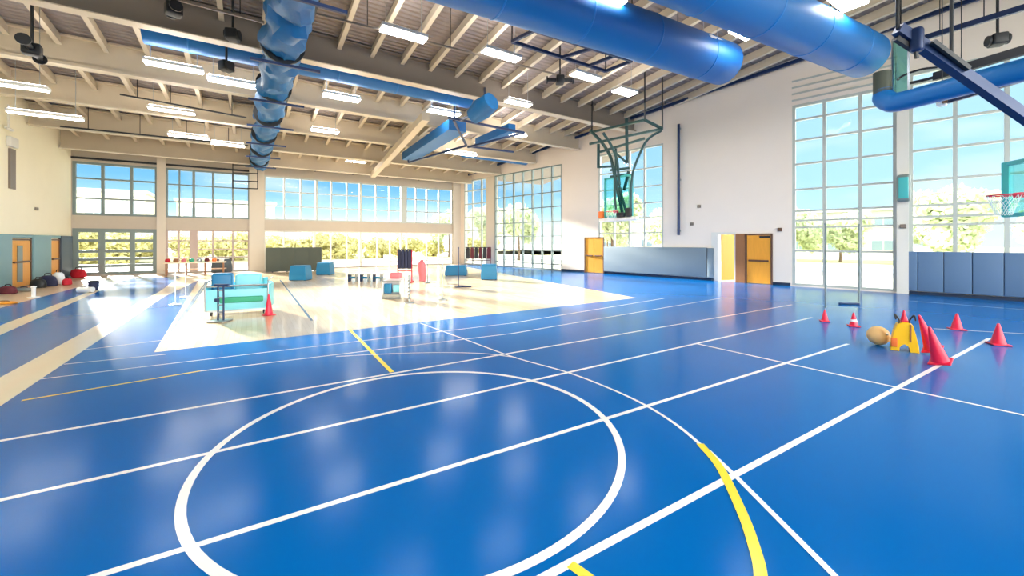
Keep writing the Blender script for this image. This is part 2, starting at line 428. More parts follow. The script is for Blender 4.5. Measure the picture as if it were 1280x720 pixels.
# left wall
left = MB(ML)
lt = lambda s: deck(YF + LU.y * -s) + .05 if s < 0 else deck(YF)
L_END = -LS_END
def lsl(mb, s0, s1, z0):
    mb.add([(s0,0,z0),(s1,0,z0),(s1,T,z0),(s0,T,z0),(s0,0,lt(s0)),(s1,0,lt(s1)),(s1,T,lt(s1)),(s0,T,lt(s0))],
           [(0,3,2,1),(4,5,6,7),(0,1,5,4),(1,2,6,5),(2,3,7,6),(3,0,4,7)])
lsl(left, L_END-.3, .3, 0)
struct(left.build('wall_left', M['wall_cream']))
near = MB()
near.box((NL.x-.5, NEAR_Y-.35, 0), (-7, NEAR_Y, TOP)).box((6, NEAR_Y-.35, 0), (7, NEAR_Y, TOP)).box((19.3, NEAR_Y-.35, 0), (NR.x+.5, NEAR_Y, TOP))
for a_, b_ in ((-7, 6), (7, 19.3)): near.box((a_, NEAR_Y-.35, 8.6), (b_, NEAR_Y, TOP)).box((a_, NEAR_Y-.35, -.1), (b_, NEAR_Y, .4))
struct(near.build('wall_near', M['wall_white']))
MN = Matrix.Translation((0, NEAR_Y, 0)) @ Matrix.Rotation(PI, 4, 'Z')
window(MN, -6, 7, .4, 8.6, [-6+13/7*k for k in range(1, 7)], [1.4, 3, 4.5, 6, 7.3], M['frame_light'], .09)  # unseen near wall glazing, added to let fill light into the hall
window(MN, -19.3, -7, .4, 8.6, [-19.3+12.3/7*k for k in range(1, 7)], [1.4, 3, 4.5, 6, 7.3], M['frame_light'], .09)  # second half of the glazing added behind the camera for fill light
# roof deck
cl = MB()
y0, y1 = NEAR_Y-.4, YF+.4
cl.add([(-9, y0, deck(y0)), (22, y0, deck(y0)), (22, y1, deck(y1)), (-9, y1, deck(y1)),
        (-9, y0, deck(y0)+.25), (22, y0, deck(y0)+.25), (22, y1, deck(y1)+.25), (-9, y1, deck(y1)+.25)],
       [(0,3,2,1),(4,5,6,7),(0,1,5,4),(1,2,6,5),(2,3,7,6),(3,0,4,7)])
struct(cl.build('ceiling', M['deck']))
def wx_right(y): return XR + (YF-y) * 4.8/24.5
def wx_left(y): return XL

# roof girders (X) and joists (Y)
GY = [14.0, 17.45, 20.75, 24.0, 27.2]
GL = ['taupe steel roof girder nearest the viewer, above the long blue duct', 'cream steel roof girder, second from the nearest one',
      'cream steel roof girder, third from the viewer over the wood court', 'cream steel roof girder, second from the far window wall',
      'cream steel roof girder closest to the far window wall']
for k, y in enumerate(GY):
    zt = deck(y) - .02; zb = zt - .9; xa, xb = wx_left(y)+.05, wx_right(y)-.05
    mb = MB(); mb.box((xa, y-.03, zb+.06), (xb, y+.03, zt-.06)).box((xa, y-.16, zt-.06), (xb, y+.16, zt)).box((xa, y-.16, zb), (xb, y+.16, zb+.06))
    g = thing('roof_girder', GL[k], 'girder', (xa, y, zb))
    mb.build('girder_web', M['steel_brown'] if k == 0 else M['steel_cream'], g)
    fl_ = MB().box((xa, y-.17, zb-.02), (xb, y+.17, zb+.01)); fl_.build('bottom_flange', M['joist'], g)['label'] = 'pale bottom flange'
j0 = None
for k in range(28):
    x = -6.9 + k*1.03
    # joist from the near wall to the far wall, clipped to the hall
    ya = NEAR_Y + .05; yb = YF - .05
    if x < XL + .3: continue
    if x > XR - .3: yb = min(yb, YF - (x + .15 - XR) * 24.5/4.8)
    if yb - ya < 2: continue
    mb = MB(); a = Vector((x, ya, deck(ya)-.16)); b = Vector((x, yb, deck(yb)-.16))
    mb.beam(a, b, .07, .26); mb.beam(a-Vector((0,0,.15)), b-Vector((0,0,.15)), .13, .03)
    tag(mb.build('roof_joist', M['joist']), 'pale slim roof joist running towards the far windows under the deck', 'joist', 'roof joists')
# cream cross beam
tag(MB().beam(PD(532, 146, 15.6), PD(466, 219, 26.5), .3, .3).build('brace_beam', M['steel_cream']), 'cream box beam slanting through the middle of the roof', 'beam')

# ------------------------------------------------------------------ ducts
def duct(label, p, q, r, cat='duct', seams=7, ends=True, name='round_duct'):
    p, q = Vector(p), Vector(q); t = (q-p).normalized()
    e = thing(name, label, cat, tuple(q))
    prof = [p + (q-p)*k/24 for k in range(25)]; rr = [r]*25
    pts = prof + [q + t*r*.12, q + t*r*.16]; rad = rr + [r*.93, r*.75]
    MB().tube(pts, rad, 36).build('duct_tube', M['duct_blue'], e, True)
    for k in range(seams):
        c = p + (q-p)*(k+.5)/seams
        MB().tube([c - t*.03, c - t*.015, c+t*.015, c + t*.03], [r+.002, r+.014, r+.014, r+.002], 36).build('duct_seam', M['duct_seam'], e, True)
    for k in range(3):
        c = p + (q-p)*(k+.6)/3
        MB().tube([c + Vector((0, 0, r-.02)), Vector((c.x, c.y, deck(c.y)-.02))], .012, 6).build('hanger_rod', M['black'], e)
    return e
d1a, d1b = Vector((12.06, 6.8, 7.15)), Vector((3.99, 7.42, 7.15))
duct('thick round blue duct crossing above the court, left of its twin', d1b + (d1b-d1a)*.9, d1a, .6)
d2a, d2b = Vector((14.96, 4.28, 7.15)), Vector((8.56, 4.87, 7.15))
duct('thick round blue duct ending nearest the right window wall', d2b + (d2b-d2a)*1.2, d2a, .6)
duct('long blue duct running behind the nearest roof girder', (-2.5, 14.75, 7.62), (7.4, 14.75, 7.62), .42, seams=5)
duct('short blue duct reaching the right wall above the tall corner glazing', (10.4, 21.5, 7.0), (wx_right(21.5)-.1, 21.5, 7.0), .28, seams=2)
# blue pipe along far wall head
e = thing('service_pipe', 'blue pipe running along the top of the far window wall', 'pipe', (X[330], YF-.3, 6.4))
MB().tube([(X[330]-.3, YF-.28, 6.42), (XR-.35, YF-.28, 6.42)], .13, 14).build('pipe_run', M['duct_blue'], e, True)
for k in range(5): 
    x = X[330] + .5 + k*2.3
    MB().box((x-.03, YF-.44, 6.26), (x+.03, YF-.01, 6.6)).build('pipe_bracket', M['black'], e)

# right elbow duct with dark collar
P = [PD(1103, 96, 11.15), PD(1103, 112, 11.15), PD(1105, 122, 11.1), PD(1112, 127, 10.95), PD(1125, 127, 10.75)]
q0, q1 = P[-1], PD(1300, 82, 8.6)
def cr3(P, n=6):
    P = [Vector(p) for p in P]; P = [2*P[0]-P[1]] + P + [2*P[-1]-P[-2]]; out = []
    for k in range(1, len(P)-2):
        for i in range(n):
            t = i/n; a, b, c, d = P[k-1:k+3]
            out.append(.5*((2*b) + (c-a)*t + (2*a-5*b+4*c-d)*t*t + (3*b-a-3*c+d)*t**3))
    out.append(P[-2]); return out
e = thing('elbow_duct', 'blue duct with upturned dark grey end before the right windows', 'duct', tuple(P[0]))
far_end = q1 + (q1-q0)*.6
MB().tube(cr3(P[1:] + [q0+(q1-q0)*.5, q1, far_end]), [.19, .2, .21, .22, .235, .245] + [.25]*100, 24).build('duct_tube', M['duct_blue'], e, True)
MB().tube([P[0]+Vector((0,0,.12)), P[0], P[1], P[1]-Vector((0,0,.12))], .2, 24).build('end_collar', M['olive'], e, True)['label'] = 'dark grey end collar'
for c in (q0+(q1-q0)*.35, q1):
    MB().tube([c+Vector((0,0,.2)), Vector((c.x, c.y, deck(c.y)-.02))], .012, 6).build('hanger_rod', M['black'], e)

# rolled blue divider curtain (left of centre)
def rolled(label, p, q, r, straps, rail_side=.5):
    p, q = Vector(p), Vector(q); e = thing('rolled_curtain', label, 'curtain', tuple((p+q)/2))
    n = 90; pts = []; rad = []
    for k in range(n+1):
        c = p.lerp(q, k/n); pts.append(c + Vector((R.uniform(-.05, .05), 0, R.uniform(-.06, .06)))); rad.append(r*R.uniform(.82, 1.1))
    rad[0] = rad[-1] = r*.7
    MB().tube(pts, rad, 26, wob=.08, lob=.12).build('curtain_roll', M['cloth_blue'], e, True)
    t = (q-p).normalized(); s = Vector((t.y, -t.x, 0))
    rail = [p + s*rail_side + Vector((0,0,.35)), q + s*rail_side + Vector((0,0,.35))]
    MB().beam(rail[0], rail[1], .07, .1).build('lifting_rail', M['black'], e)
    for k in range(straps):
        c = p.lerp(q, (k+.5)/straps)
        st = MB().tube([c - t*.03, c + t*.03], r*1.2, 20); st.build('strap', M['black'], e)
        MB().beam(c - s*(r+.25) + Vector((0,0,-r*1.25)), c + s*(r+.4) + Vector((0,0,-r*1.2)), .06, .06).build('cross_bar', M['navy'], e)
        MB().tube([c + s*rail_side + Vector((0,0,.3)), Vector((c.x+s.x*rail_side, c.y, deck(c.y)-.02))], .015, 6).build('hanger_rod', M['black'], e)
    return e
rolled('long rolled-up blue divider curtain left of centre under the roof', (.68, 6.2, 6.35), (.3, 27.3, 6.25), .39, 7)
# central blue frame: box duct + drum
e = thing('hoist_frame', 'blue box hoist with dark frame and drum in mid roof', 'hoist', tuple(PD(560, 165, 17)))
def quadduct(p, q, w, h, mt, nm):
    return MB().beam(p, q, w, h).build(nm, mt, e)
quadduct(PD(572, 157, 16.3), PD(511, 196, 22.5), .75, .42, M['duct_blue'], 'hoist_box')
quadduct(PD(640, 160, 17.3), PD(598, 178, 20.0), .35, .35, M['duct_blue'], 'hoist_arm')
c = PD(603, 136, 13.6); MB().tube([c+Vector((-.1,.45,-.15)), c, c+Vector((.1,-.45,.15))], [.28, .36, .3], 18, wob=.03).build('hoist_drum', M['cloth_blue'], e, True)
for a, b in ((PD(560, 147, 15), PD(655, 166, 15.5)), (PD(567, 150, 15.1), PD(583, 182, 18.5)), (PD(583, 182, 18.5), PD(511, 203, 22.4)),
             (PD(655, 166, 15.5), PD(585, 184, 18.6)), (PD(508, 188, 22), PD(511, 203, 22.4)), (PD(600, 140, 13.8), PD(575, 150, 15.1)),
             (PD(585, 183, 18.6), PD(642, 190, 19.4)), (PD(606, 122, 13.6), RH(606, 108, .1)), (PD(568, 150, 15.1), RH(568, 128, .1))):
    MB().beam(a, b, .08, .08).build('frame_bar', M['navy'], e)

# ------------------------------------------------------------------ lamps
lamps = [(505, 43, 1.2, .34, 1.3), (627, 69, 1.2, .34, 1.3), (732, 96, 1.1, .34, 1.4), (781, 115, .9, .45, 1.3), (888, 57, .85, .5, 1.6), (933, 40, .85, .5, 1.7),
         (980, 38, .85, .5, 1.7), (1060, 1, .95, .5, 1.7), (755, -3, 1.1, .4, 1.6), (218, 84, 1.3, .3, 1.4), (292, 104, 1.3, .34, 1.4), (427, 122, 1.2, .4, 1.3),
         (406, 164, 1.1, .34, 1.2), (372, 191, 1.1, .3, .8), (445, 202, 1.1, .3, .7), (215, 139, 1.3, .26, 1.3), (236, 171, 1.3, .3, 1.5), (555, 141, 1.3, .4, 1.2),
         (575, 192, 1.8, .4, 1.3), (640, 168, 1.5, .4, 1.1), (648, 129, 1.1, .3, 1.3), (285, 181, 1.2, .3, 1.5), (4, 106, 1.6, .16, 2.3), (58, 145, 1.6, .16, 2.2), (1183, 12, .0, .0, 0)]
LL = ['strip ceiling lamp glowing above the circle, top left of centre', 'pale hanging lamp just left of the thick blue duct', 'hanging lamp below the folded dark frame',
      'lamp near the right wall over the far hoop', 'bright square lamp overlapping the near end of the left thick duct', 'bright square lamp between the two thick ducts, left of a pair',
      'bright square lamp touching the right thick duct', 'bright square lamp at the top edge right of both thick ducts', 'lamp cut by the top edge above the left thick duct',
      'lamp hanging left of the rolled blue curtain under the long duct', 'lamp close against the left side of the rolled blue curtain', 'lamp just right of the rolled blue curtain on the middle',
      'small lamp right of the curtain, third bay of the roof', 'small lamp right of the curtain near the far wall', 'small lamp above the long far upper window band',
      'lamp on the left in the third roof bay', 'lamp on the left in front of the far left window', 'lamp beside the cream slanting beam', 'lamp under the blue hoist, closest to the far corner',
      'lamp right of the blue hoist frame', 'lamp over the girder end between hoist and near duct', 'lamp left of the curtain end near the far window wall', 'slim strip lamp at the left edge high on the cream wall',
      'slim strip lamp near the cream wall, the further one']
for (px, py, lw_, lh, drop), lab in zip(lamps, LL):
    p = RH(px, py, drop)
    e = thing('ceiling_lamp', lab, 'lamp', tuple(p))
    MB(Matrix.Translation(p)).rbox((-lw_/2-.03, -lh/2-.03, .0), (lw_/2+.03, lh/2+.03, .1), .03).build('lamp_housing', M['lamp_body'], e)
    MB(Matrix.Translation(p)).box((-lw_/2, -lh/2, -.025), (lw_/2, lh/2, .002)).build('lamp_diffuser', M['lamp'], e)
    MB(Matrix.Translation(p)).box((-lw_/2+.03, -lh/2+.02, .1), (lw_/2-.03, lh/2-.02, .115)).build('added_uplight', M['uplight_fill'], e)  # glowing top added for indirect fill
    for sx in (-1, 1):
        MB().tube([(p.x+sx*lw_*.4, p.y, p.z+.1), (p.x+sx*lw_*.4, p.y, deck(p.y)-.02)], .008, 5).build('hanger_wire', M['steel'], e)

# ------------------------------------------------------------------ rails and conduits
def bar(label, cat, name, p, q, w=.1, h=.12, m='navy', hang=3):
    p, q = Vector(p), Vector(q); e = thing(name, label, cat, tuple(p))
    MB().beam(p, q, w, h).build('rail', M[m], e)
    for k in range(hang):
        c = p.lerp(q, (k+.5)/hang)
        if deck(c.y)-c.z > .1:
            MB().tube([c, (c.x, c.y, deck(c.y)-.02)], .012, 6).build('hanger_rod', M['black'], e)
    return e
def rw(s, z, off=.3): v = MR @ Vector((s, -off, z)); return v
rail_z = lambda s: 6.62 + (8.95-6.62) * s / rs(1120)
bar('dark navy rail running the whole right wall under the roof', 'rail', 'wall_rail', rw(.2, rail_z(.2)), rw(RS_END-1, rail_z(RS_END-1)), .09, .13, 'navy', 9)
bar('second navy rail above the right windows, nearer the camera', 'rail', 'wall_rail', PD(1150, 49, 11.5), PD(1330, -6, 9.2), .09, .14, 'navy', 3)
bar('thick black rail above the elbow duct at the right edge', 'rail', 'wall_rail', PD(1168, 96, 10.6), PD(1330, 48, 8.4), .12, .2, 'black', 2)
bar('navy pole carrying a small camera beneath the elbow duct', 'pole', 'camera_pole', PD(1184, 127, 11.2), PD(1330, 84, 9.0), .09, .12, 'navy', 0)
e = thing('security_camera', 'small brass and white camera at the tip of the navy pole', 'camera', tuple(PD(1177, 128, 11.25)))
c = PD(1177, 129, 11.25); MB(Matrix.Translation(c)).rbox((-.1,-.1,-.08),(.12,.1,.08),.04).build('camera_body', M['white_pl'], e, True)
MB(Matrix.Translation(c + Vector((-.11,-.08,0)))).lathe([(.02,-.05),(.055,-.04),(.055,.04),(.02,.05)], n=14).build('lens', M['door_frame'], e, True)
bar('thin dark conduit crossing the roof from the curtain to the right', 'conduit', 'roof_conduit', PD(395, 17, 9.5), PD(735, 103, 15.5), .04, .05, 'steel_brown', 4)
bar('thin dark sprinkler pipe near the far left of the roof', 'pipe', 'sprinkler_pipe', PD(75, 158, 16.2), PD(310, 182, 20), .06, .06, 'black', 4)
bar('thin dark sprinkler pipe in the third roof bay left of the curtain', 'pipe', 'sprinkler_pipe', PD(150, 118, 13.5), PD(308, 147, 15.0), .05, .05, 'black', 4)
bar('slim grey pipe above the first girder at upper left', 'pipe', 'sprinkler_pipe', PD(205, -5, 10.0), PD(330, 28, 10.6), .06, .06, 'steel_brown', 2)
# black winches
def winch(label, p, L=.8, ang=.5):
    e = thing('roof_winch', label, 'winch', tuple(p))
    m = Matrix.Translation(p) @ Matrix.Rotation(ang, 4, 'Z')
    MB(m).rbox((-.16,-.14,-.14),(.16,.14,.14),.04).build('motor', M['black'], e, True)
    MB(m).tube([(0,-L/2,0),(0,L/2,0)],.06,12).build('drum', M['black'], e, True)
    for y in (-L/2, 0, L/2): MB(m).tube([(0,y-.02,0),(0,y+.02,0)],.13,14).build('flange', M['black'], e, True)
    MB().tube([p, (p[0], p[1], deck(p[1])-.02)], .03, 6).build('stem', M['black'], e)
winch('black winch and chain hoist at the upper left of the roof', PD(40, 62, 9.6), 1.3, .1)
winch('small black winch by the top edge left of the curtain', PD(217, 12, 9.5), .5, .3)
winch('black motor box between the left winch and the curtain', PD(291, 44, 10.6), .3, 1.2)
winch('black fitting below the lamp left of the curtain', PD(283, 83, 11.6), .3, .6)
winch('dark tangle of brackets on the roof over the far hoop', PD(700, 100, 14), .9, 1.0)
winch('rusty red hoist tackle at the top right corner', PD(1247, 50, 10.2), .35, .6)
# folded dark frame over centre
e = thing('folded_hoop_frame', 'folded dark backstop frame under the thick blue duct', 'frame', tuple(PD(700, 65, 10.5)))
a, b, c, d = PD(640, 52, 10.6), PD(757, 89, 12.2), PD(668, 38, 9.8), PD(790, 76, 11.6)
for u, v in ((a, b), (c, d), (a, c), (b, d), (a.lerp(b, .8), c.lerp(d, .8)), (a.lerp(b, .5), c.lerp(d, .55))): MB().beam(u, v, .07, .08).build('frame_bar', M['navy'], e)
for u in (a, b, c, d): MB().tube([u, (u.x, u.y, deck(u.y)-.02)], .02, 6).build('hanger_rod', M['black'], e)
# dark ladder frame at curtain end
e = thing('hanging_frame', 'small black ladder frame hanging below the curtain end', 'frame', tuple(PD(302, 220, 23)))
for y in (206, 216, 226, 235): MB().beam(PD(291, y, 22.6), PD(322, y+1, 22.6), .05, .05).build('rung', M['black'], e)
for x in (291, 322): MB().beam(PD(x, 150, 22.6) if False else PD(x, 190, 22.6), PD(x, 236, 22.6), .05, .05).build('side_bar', M['black'], e)
for x in (291, 322):
    p = PD(x, 190, 22.6); MB().tube([p, (p.x, p.y, deck(p.y)-.02)], .02, 6).build('hanger_rod', M['black'], e)

# ------------------------------------------------------------------ far right backstop
e = thing('basketball_hoop', 'ceiling hung backstop with curved green tubes and glass board near the right wall', 'basketball hoop', tuple(PD(773, 245, 17.3)))
DG = M['dark_green']
def tb(P, r=.05, m=DG, nm='support_tube'): MB().tube(cr3(P, 8), r, 10).build(nm, m, e, True)
D = 17.3
tb([PD(738, 163, D+.6), PD(752, 178, D+.3), PD(763, 196, D+.2), PD(769, 223, D), PD(778, 266, D)], .07)
tb([PD(754, 166, D-.5), PD(764, 182, D-.3), PD(771, 200, D-.2), PD(775, 235, D-.1), PD(783, 266, D-.2)], .06)
tb([PD(827, 163, D-1.2), PD(810, 174, D-1), PD(799, 194, D-.8), PD(790, 222, D-.7), PD(788, 266, D-.7)], .05)
tb([PD(770, 186, D), PD(769, 240, D), PD(770, 262, D)], .045)
for a, b in (((737, 180, 17.9), (828, 161, 16.1)), ((750, 190, 17.6), (806, 173, 16.6)), ((748, 180, 17.6), (748, 210, 17.6)), ((763, 213, 17.4), (787, 210, 17)),
             ((763, 221, 17.4), (785, 218, 17)), ((768, 190, 17.3), (784, 204, 17.1)), ((783, 148, 16.9), (784, 204, 17)), ((786, 214, 17), (780, 238, 17.2)),
             ((748, 209, 17.6), (766, 208, 17.4)), ((740, 165, 18.5), (806, 150, 16)), ((806, 150, 16), (828, 161, 16.1))):
    MB().beam(PD(*a), PD(*b), .09, .09).build('cross_bar', DG, e)
for a in ((740, 165, 18.5), (806, 150, 16), (828, 162, 16.1)):
    p = PD(*a); MB().tube([p, (p.x, p.y, deck(p.y)-.02)], .03, 8).build('hanger_rod', M['black'], e)
bx = 13.2; by0, by1 = 11.3, 12.8
MB().box((bx-.02, by0, 2.85), (bx+.02, by1, 4.5)).build('backboard', M['teal_glass'], e)
f = MB()
for a, b in (((bx-.04, by0-.04, 2.8), (bx+.04, by0+.04, 4.55)), ((bx-.04, by1-.04, 2.8), (bx+.04, by1+.04, 4.55)), ((bx-.04, by0, 4.48), (bx+.04, by1, 4.56)), ((bx-.04, by0, 2.8), (bx+.04, by1, 2.88))): f.box(a, b)
f.build('board_frame', M['teal'], e)
MB().rbox((bx-.12, by0-.3, 2.62), (bx+.12, by1+.3, 2.78), .05).build('board_pad', M['white_pl'], e, True)
def hoop_rim(e, c, nrm, r=.23, mt='red'):
    nrm = Vector(nrm).normalized(); cc = Vector(c) + nrm*(r+.15)
    ring = [cc + Vector((math.cos(2*PI*k/28)*r, math.sin(2*PI*k/28)*r, 0)) for k in range(28)]
    mb = MB()
    for k in range(28): mb.tube([ring[k], ring[(k+1) % 28]], .014, 6, caps=False)
    mb.beam(Vector(c), Vector(c)+nrm*.18, .14, .1); mb.build('rim', M[mt], e, True)
    nt_ = MB()
    for k in range(12):
        for s in (1, -1):
            P = []
            for j in range(5):
                rr = r*(1-.13*j); th = 2*PI*(k + s*j*.5)/12; P.append(cc + Vector((math.cos(th)*rr, math.sin(th)*rr, -.1*j)))
            nt_.tube(P, .005, 4)
    nt_.build('net', M['white_pl'], e)
hoop_rim(e, (bx-.05, 12.05, 3.02), (-1, 0, 0))
MB().rbox((bx-.2, by0-.05, 2.78), (bx-.03, by0+.2, 3.15), .04).build('winch_box', M['black'], e, True)
MB().rbox((bx-.2, by1+.02, 2.78), (bx-.03, by1+.25, 3.1), .04).build('control_box', M['orange'], e, True)['label'] = 'small orange box'
MB().rbox((bx-.2, 11.6, 2.78), (bx-.03, 12.0, 2.98), .04).build('clamp', M['black'], e, True)

# right edge hoop on slanting navy mast
e = thing('basketball_hoop', 'teal framed glass hoop at the right edge on a slanting navy mast', 'basketball hoop', tuple(PD(1268, 240, 8.4)))
m0, m1 = PD(1122, 36, 8.0), PD(1310, 166, 8.3)
MB().beam(m0, m1, .16, .2).build('mast', M['navy'], e)
MB().beam(PD(1120, 48, 8.0), PD(1145, 64, 8.05), .08, .1).build('brace', M['black'], e)
MB().beam(PD(1166, 52, 7.9), PD(1211, 86, 8.0), .07, .09).build('brace', M['black'], e)
MB().rbox((-.1,-.1,-.24),(.1,.1,.24),.06, Matrix.Translation(PD(1146, 50, 7.95))).build('winch_cover', M['navy'], e, True)
MB().beam(PD(1144, 60, 7.95), PD(1146, 73, 7.95), .05, .05).build('hook', M['black'], e)
for k, p in enumerate((m0, m0.lerp(m1, .35))): MB().tube([p, (p.x, p.y, deck(p.y)-.02)], .03, 8).build('hanger_rod', M['black'], e)
MB().beam(m1, PD(1300, 215, 8.1), .1, .1).build('drop_tube', M['navy'], e)
ba, bb = PD(1257, 236, 8.5), PD(1330, 236, 7.4)
t = (bb-ba).normalized(); zz0, zz1 = 2.3, 3.38
ba.z = bb.z = 0
MB().beam(ba+Vector((0,0,(zz0+zz1)/2)), bb+Vector((0,0,(zz0+zz1)/2)), .03, zz1-zz0).build('backboard', M['teal_glass'], e)
fm = MB()
fm.beam(ba+Vector((0,0,zz0-.03)), ba+Vector((0,0,zz1+.03)), .16, .1)
fm.beam(bb+Vector((0,0,zz0)), bb+Vector((0,0,zz1)), .1, .1)
fm.beam(ba+Vector((0,0,zz0)), bb+Vector((0,0,zz0)), .08, .08); fm.beam(ba+Vector((0,0,zz1)), bb+Vector((0,0,zz1)), .08, .08)
fm.build('board_frame', M['teal'], e)
nn = Vector((t.y, -t.x, 0)); nn = nn if nn.dot(Vector((0,0,0))-ba) > 0 else -nn
hoop_rim(e, ba.lerp(bb, .45)+Vector((0,0,2.68))+nn*.03, nn)

# folded glass board at upper right
e = thing('folded_backboard', 'folded teal glass backboard hanging above the elbow duct', 'backboard', tuple(PD(1126, 80, 11.6)))
a, b = PD(1116, 80, 11.9), PD(1136, 80, 11.3); a.z = b.z = 0
z0_, z1_ = H+(HY-118)/F*11.6, H+(HY-44)/F*11.6
MB().beam(a+Vector((0,0,(z0_+z1_)/2)), b+Vector((0,0,(z0_+z1_)/2)), .03, z1_-z0_).build('board_panel', M['teal_glass'], e)
f = MB().beam(a+Vector((0,0,z0_)), a+Vector((0,0,z1_)), .05, .05).beam(b+Vector((0,0,z0_)), b+Vector((0,0,z1_)), .05, .05).beam(a+Vector((0,0,z0_)), b+Vector((0,0,z0_)), .05, .05).beam(a+Vector((0,0,z1_)), b+Vector((0,0,z1_)), .05, .05)
f.build('board_frame', M['steel'], e)
c = (a+b)/2; MB().tube([(c.x, c.y, z1_), (c.x, c.y, deck(c.y)-.02)], .02, 6).build('hanger_rod', M['black'], e)
MB().tube(cr3([PD(1122, 100, 11.6), PD(1130, 94, 11.4), PD(1150, 87, 11.1), PD(1172, 84, 10.8)]), .03, 8).build('folded_arm', M['black'], e, True)
MB().tube(cr3([PD(1137, 104, 11.2), PD(1155, 100, 11), PD(1180, 93, 10.7)]), .04, 8).build('folded_arm', M['black'], e, True)

# ------------------------------------------------------------------ right wall furniture
def pads(s0, s1, edges, z0, z1, mt, labels, name='wall_pad', group=None, mx=MR, th=.08):
    struct(MB(mx).box((s0+.01, -.03, z0+.01), (s1-.01, 0, z1-.01)).build('trim_%d' % (20 + len(bpy.data.objects)), M['navy_base']))
    ed = [s0] + list(edges) + [s1]
    for k in range(len(ed)-1):
        o = MB(mx).rbox((ed[k]+.006, -.031-th, z0), (ed[k+1]-.006, -.031, z1), .018).build(name, mt, None, True)
        tag(o, labels[k], 'wall pad', group)
pads(rs(756), rs(884.5), [], .14, 1.48, M['grey_pad'], ['long plain grey wall pad under the window between the doors'])
pads(rs(885), rs(893), [], .14, 1.46, M['grey_pad'], ['narrow grey wall pad closing the long pad next to the open doorway'])
pads(rs(1132), rs(1345), [rs(k) for k in (1147, 1179.5, 1215, 1254.5)], .12, 1.42, M['blue_pad'],
     ['narrow slate blue wall pad next to the pale pillar', 'slate blue wall pad, second from the pale pillar', 'slate blue wall pad, third from the pale pillar',
      'slate blue wall pad, fourth from the pale pillar', 'slate blue wall pad cut by the right picture edge'])
struct(MB(MR).box((rs(1132), -.04, 0), (rs(1345), 0, .1)).build('baseboard_right.003', M['navy_base']))
# doors
DN = [0]
def door(mx, s0, s1, z1, leaves=1, mt='door_wood', bar_=True, th=.05, frame_m='door_frame', y0=-.04):
    DN[0] += 1; e = struct(empty('door_%d' % DN[0]))
    f = MB(mx); w = .06
    f.box((s0, y0-.02, 0), (s0+w, 0, z1)).box((s1-w, y0-.02, 0), (s1, 0, z1)).box((s0+w, y0-.02, z1-w), (s1-w, 0, z1)); f.build('door_frame', M[frame_m], e)
    L = (s1-s0-2*w)/leaves
    for k in range(leaves):
        a = s0+w+L*k+.008; b = a+L-.016
        lf = MB(mx).box((a, y0, .02), (b, -.002, z1-w-.01)).build('door_leaf', M[mt], e)
        if bar_:
            MB(mx).rbox((a+.06, y0-.07, .93), (b-.06, y0-.02, 1.0), .02).box((a+.08, y0-.03, .94), (a+.12, y0, .99)).box((b-.12, y0-.03, .94), (b-.08, y0, .99)).build('panic_bar', M['door_frame'], lf)
    return e
door(MR, rs(731), rs(755.5), 2.0, 2)
e = door(MR, rs(932), rs(966), 2.08, 1)
MB(MR).box((rs(950), -.07, 1.9), (rs(963), -.045, 1.99)).build('door_closer', M['black'], e)
# wood lined reveal between opening and door
struct(MB(MR).box((rs(920), -.06, 0), (rs(931.5), -.001, 2.08)).build('trim_8', M['door_wood_brown']))
# open doorway
DN[0] += 1; e = struct(empty('door_%d' % DN[0]))
f = MB(MR); f.box((ST[897]-.25, -.03, 0), (ST[897]+.02, .35, 2.16)).box((ST[919]-.03, -.03, 0), (ST[919]+.03, .35, 2.16)).box((ST[897]+.02, -.03, 2.08), (ST[919]-.03, .35, 2.16)); f.build('door_frame', M['frame_white'], e)
MB(MR @ Matrix.Translation((ST[897]+.06, .36, 0)) @ Matrix.Rotation(math.radians(62), 4, 'Z')).box((0, 0, .02), (.75, .045, 2.05)).build('door_leaf', M['door_wood'], e)
# black pole, small fittings
s = rs(850); e = thing('wall_pole', 'tall black pole fixed upright on the white right wall', 'pole', tuple(MR @ Vector((s, -.1, 0))))
zt_, zb_ = rz(850, 156), rz(850, 294)
MB(MR).tube([(s, -.14, zb_), (s, -.14, zt_)], .06, 12).build('pole', M['navy'], e, True)
for z in (zb_+.2, (zb_+zt_)/2, zt_-.2): MB(MR).box((s-.05, -.14, z-.04), (s+.05, 0, z+.04)).build('bracket', M['steel'], e)
for px, py, lab in ((874, 258, 'tiny dark fitting on the white wall right of the black pole'), (865, 280, 'faint grey fitting low beside the black pole'), (975, 287, 'small red brown fitting left of the big windows'), (1129, 283, 'small dark plate low on the pale pillar')):
    o = MB(MR).rbox((rs(px)-.08, -.18 if px == 1129 else -.06, rz(px, py)-.07), (rs(px)+.08, -.122 if px == 1129 else -.002, rz(px, py)+.07), .02).build('wall_fitting', M['door_frame'] if px == 975 else M['steel_brown'], None, True)
    tag(o, lab, 'fitting')
s = rs(1131); e = thing('wall_speaker', 'rounded grey green speaker on the pale pillar between the big windows', 'speaker', tuple(MR @ Vector((s, -.2, 3.1))))
MB(MR).rbox((s-.2, -.4, rz(1131, 253)), (s+.16, -.14, rz(1131, 219)), .1).build('cabinet', M['frame_grey'], e, True)
MB(MR).rbox((s-.14, -.43, rz(1131, 249)), (s+.1, -.39, rz(1131, 223)), .02).build('grille', M['teal'], e, True)
MB(MR).box((s-.05, -.16, rz(1131, 236)-.1), (s+.05, -.12, rz(1131, 236)+.1)).build('bracket', M['black'], e)

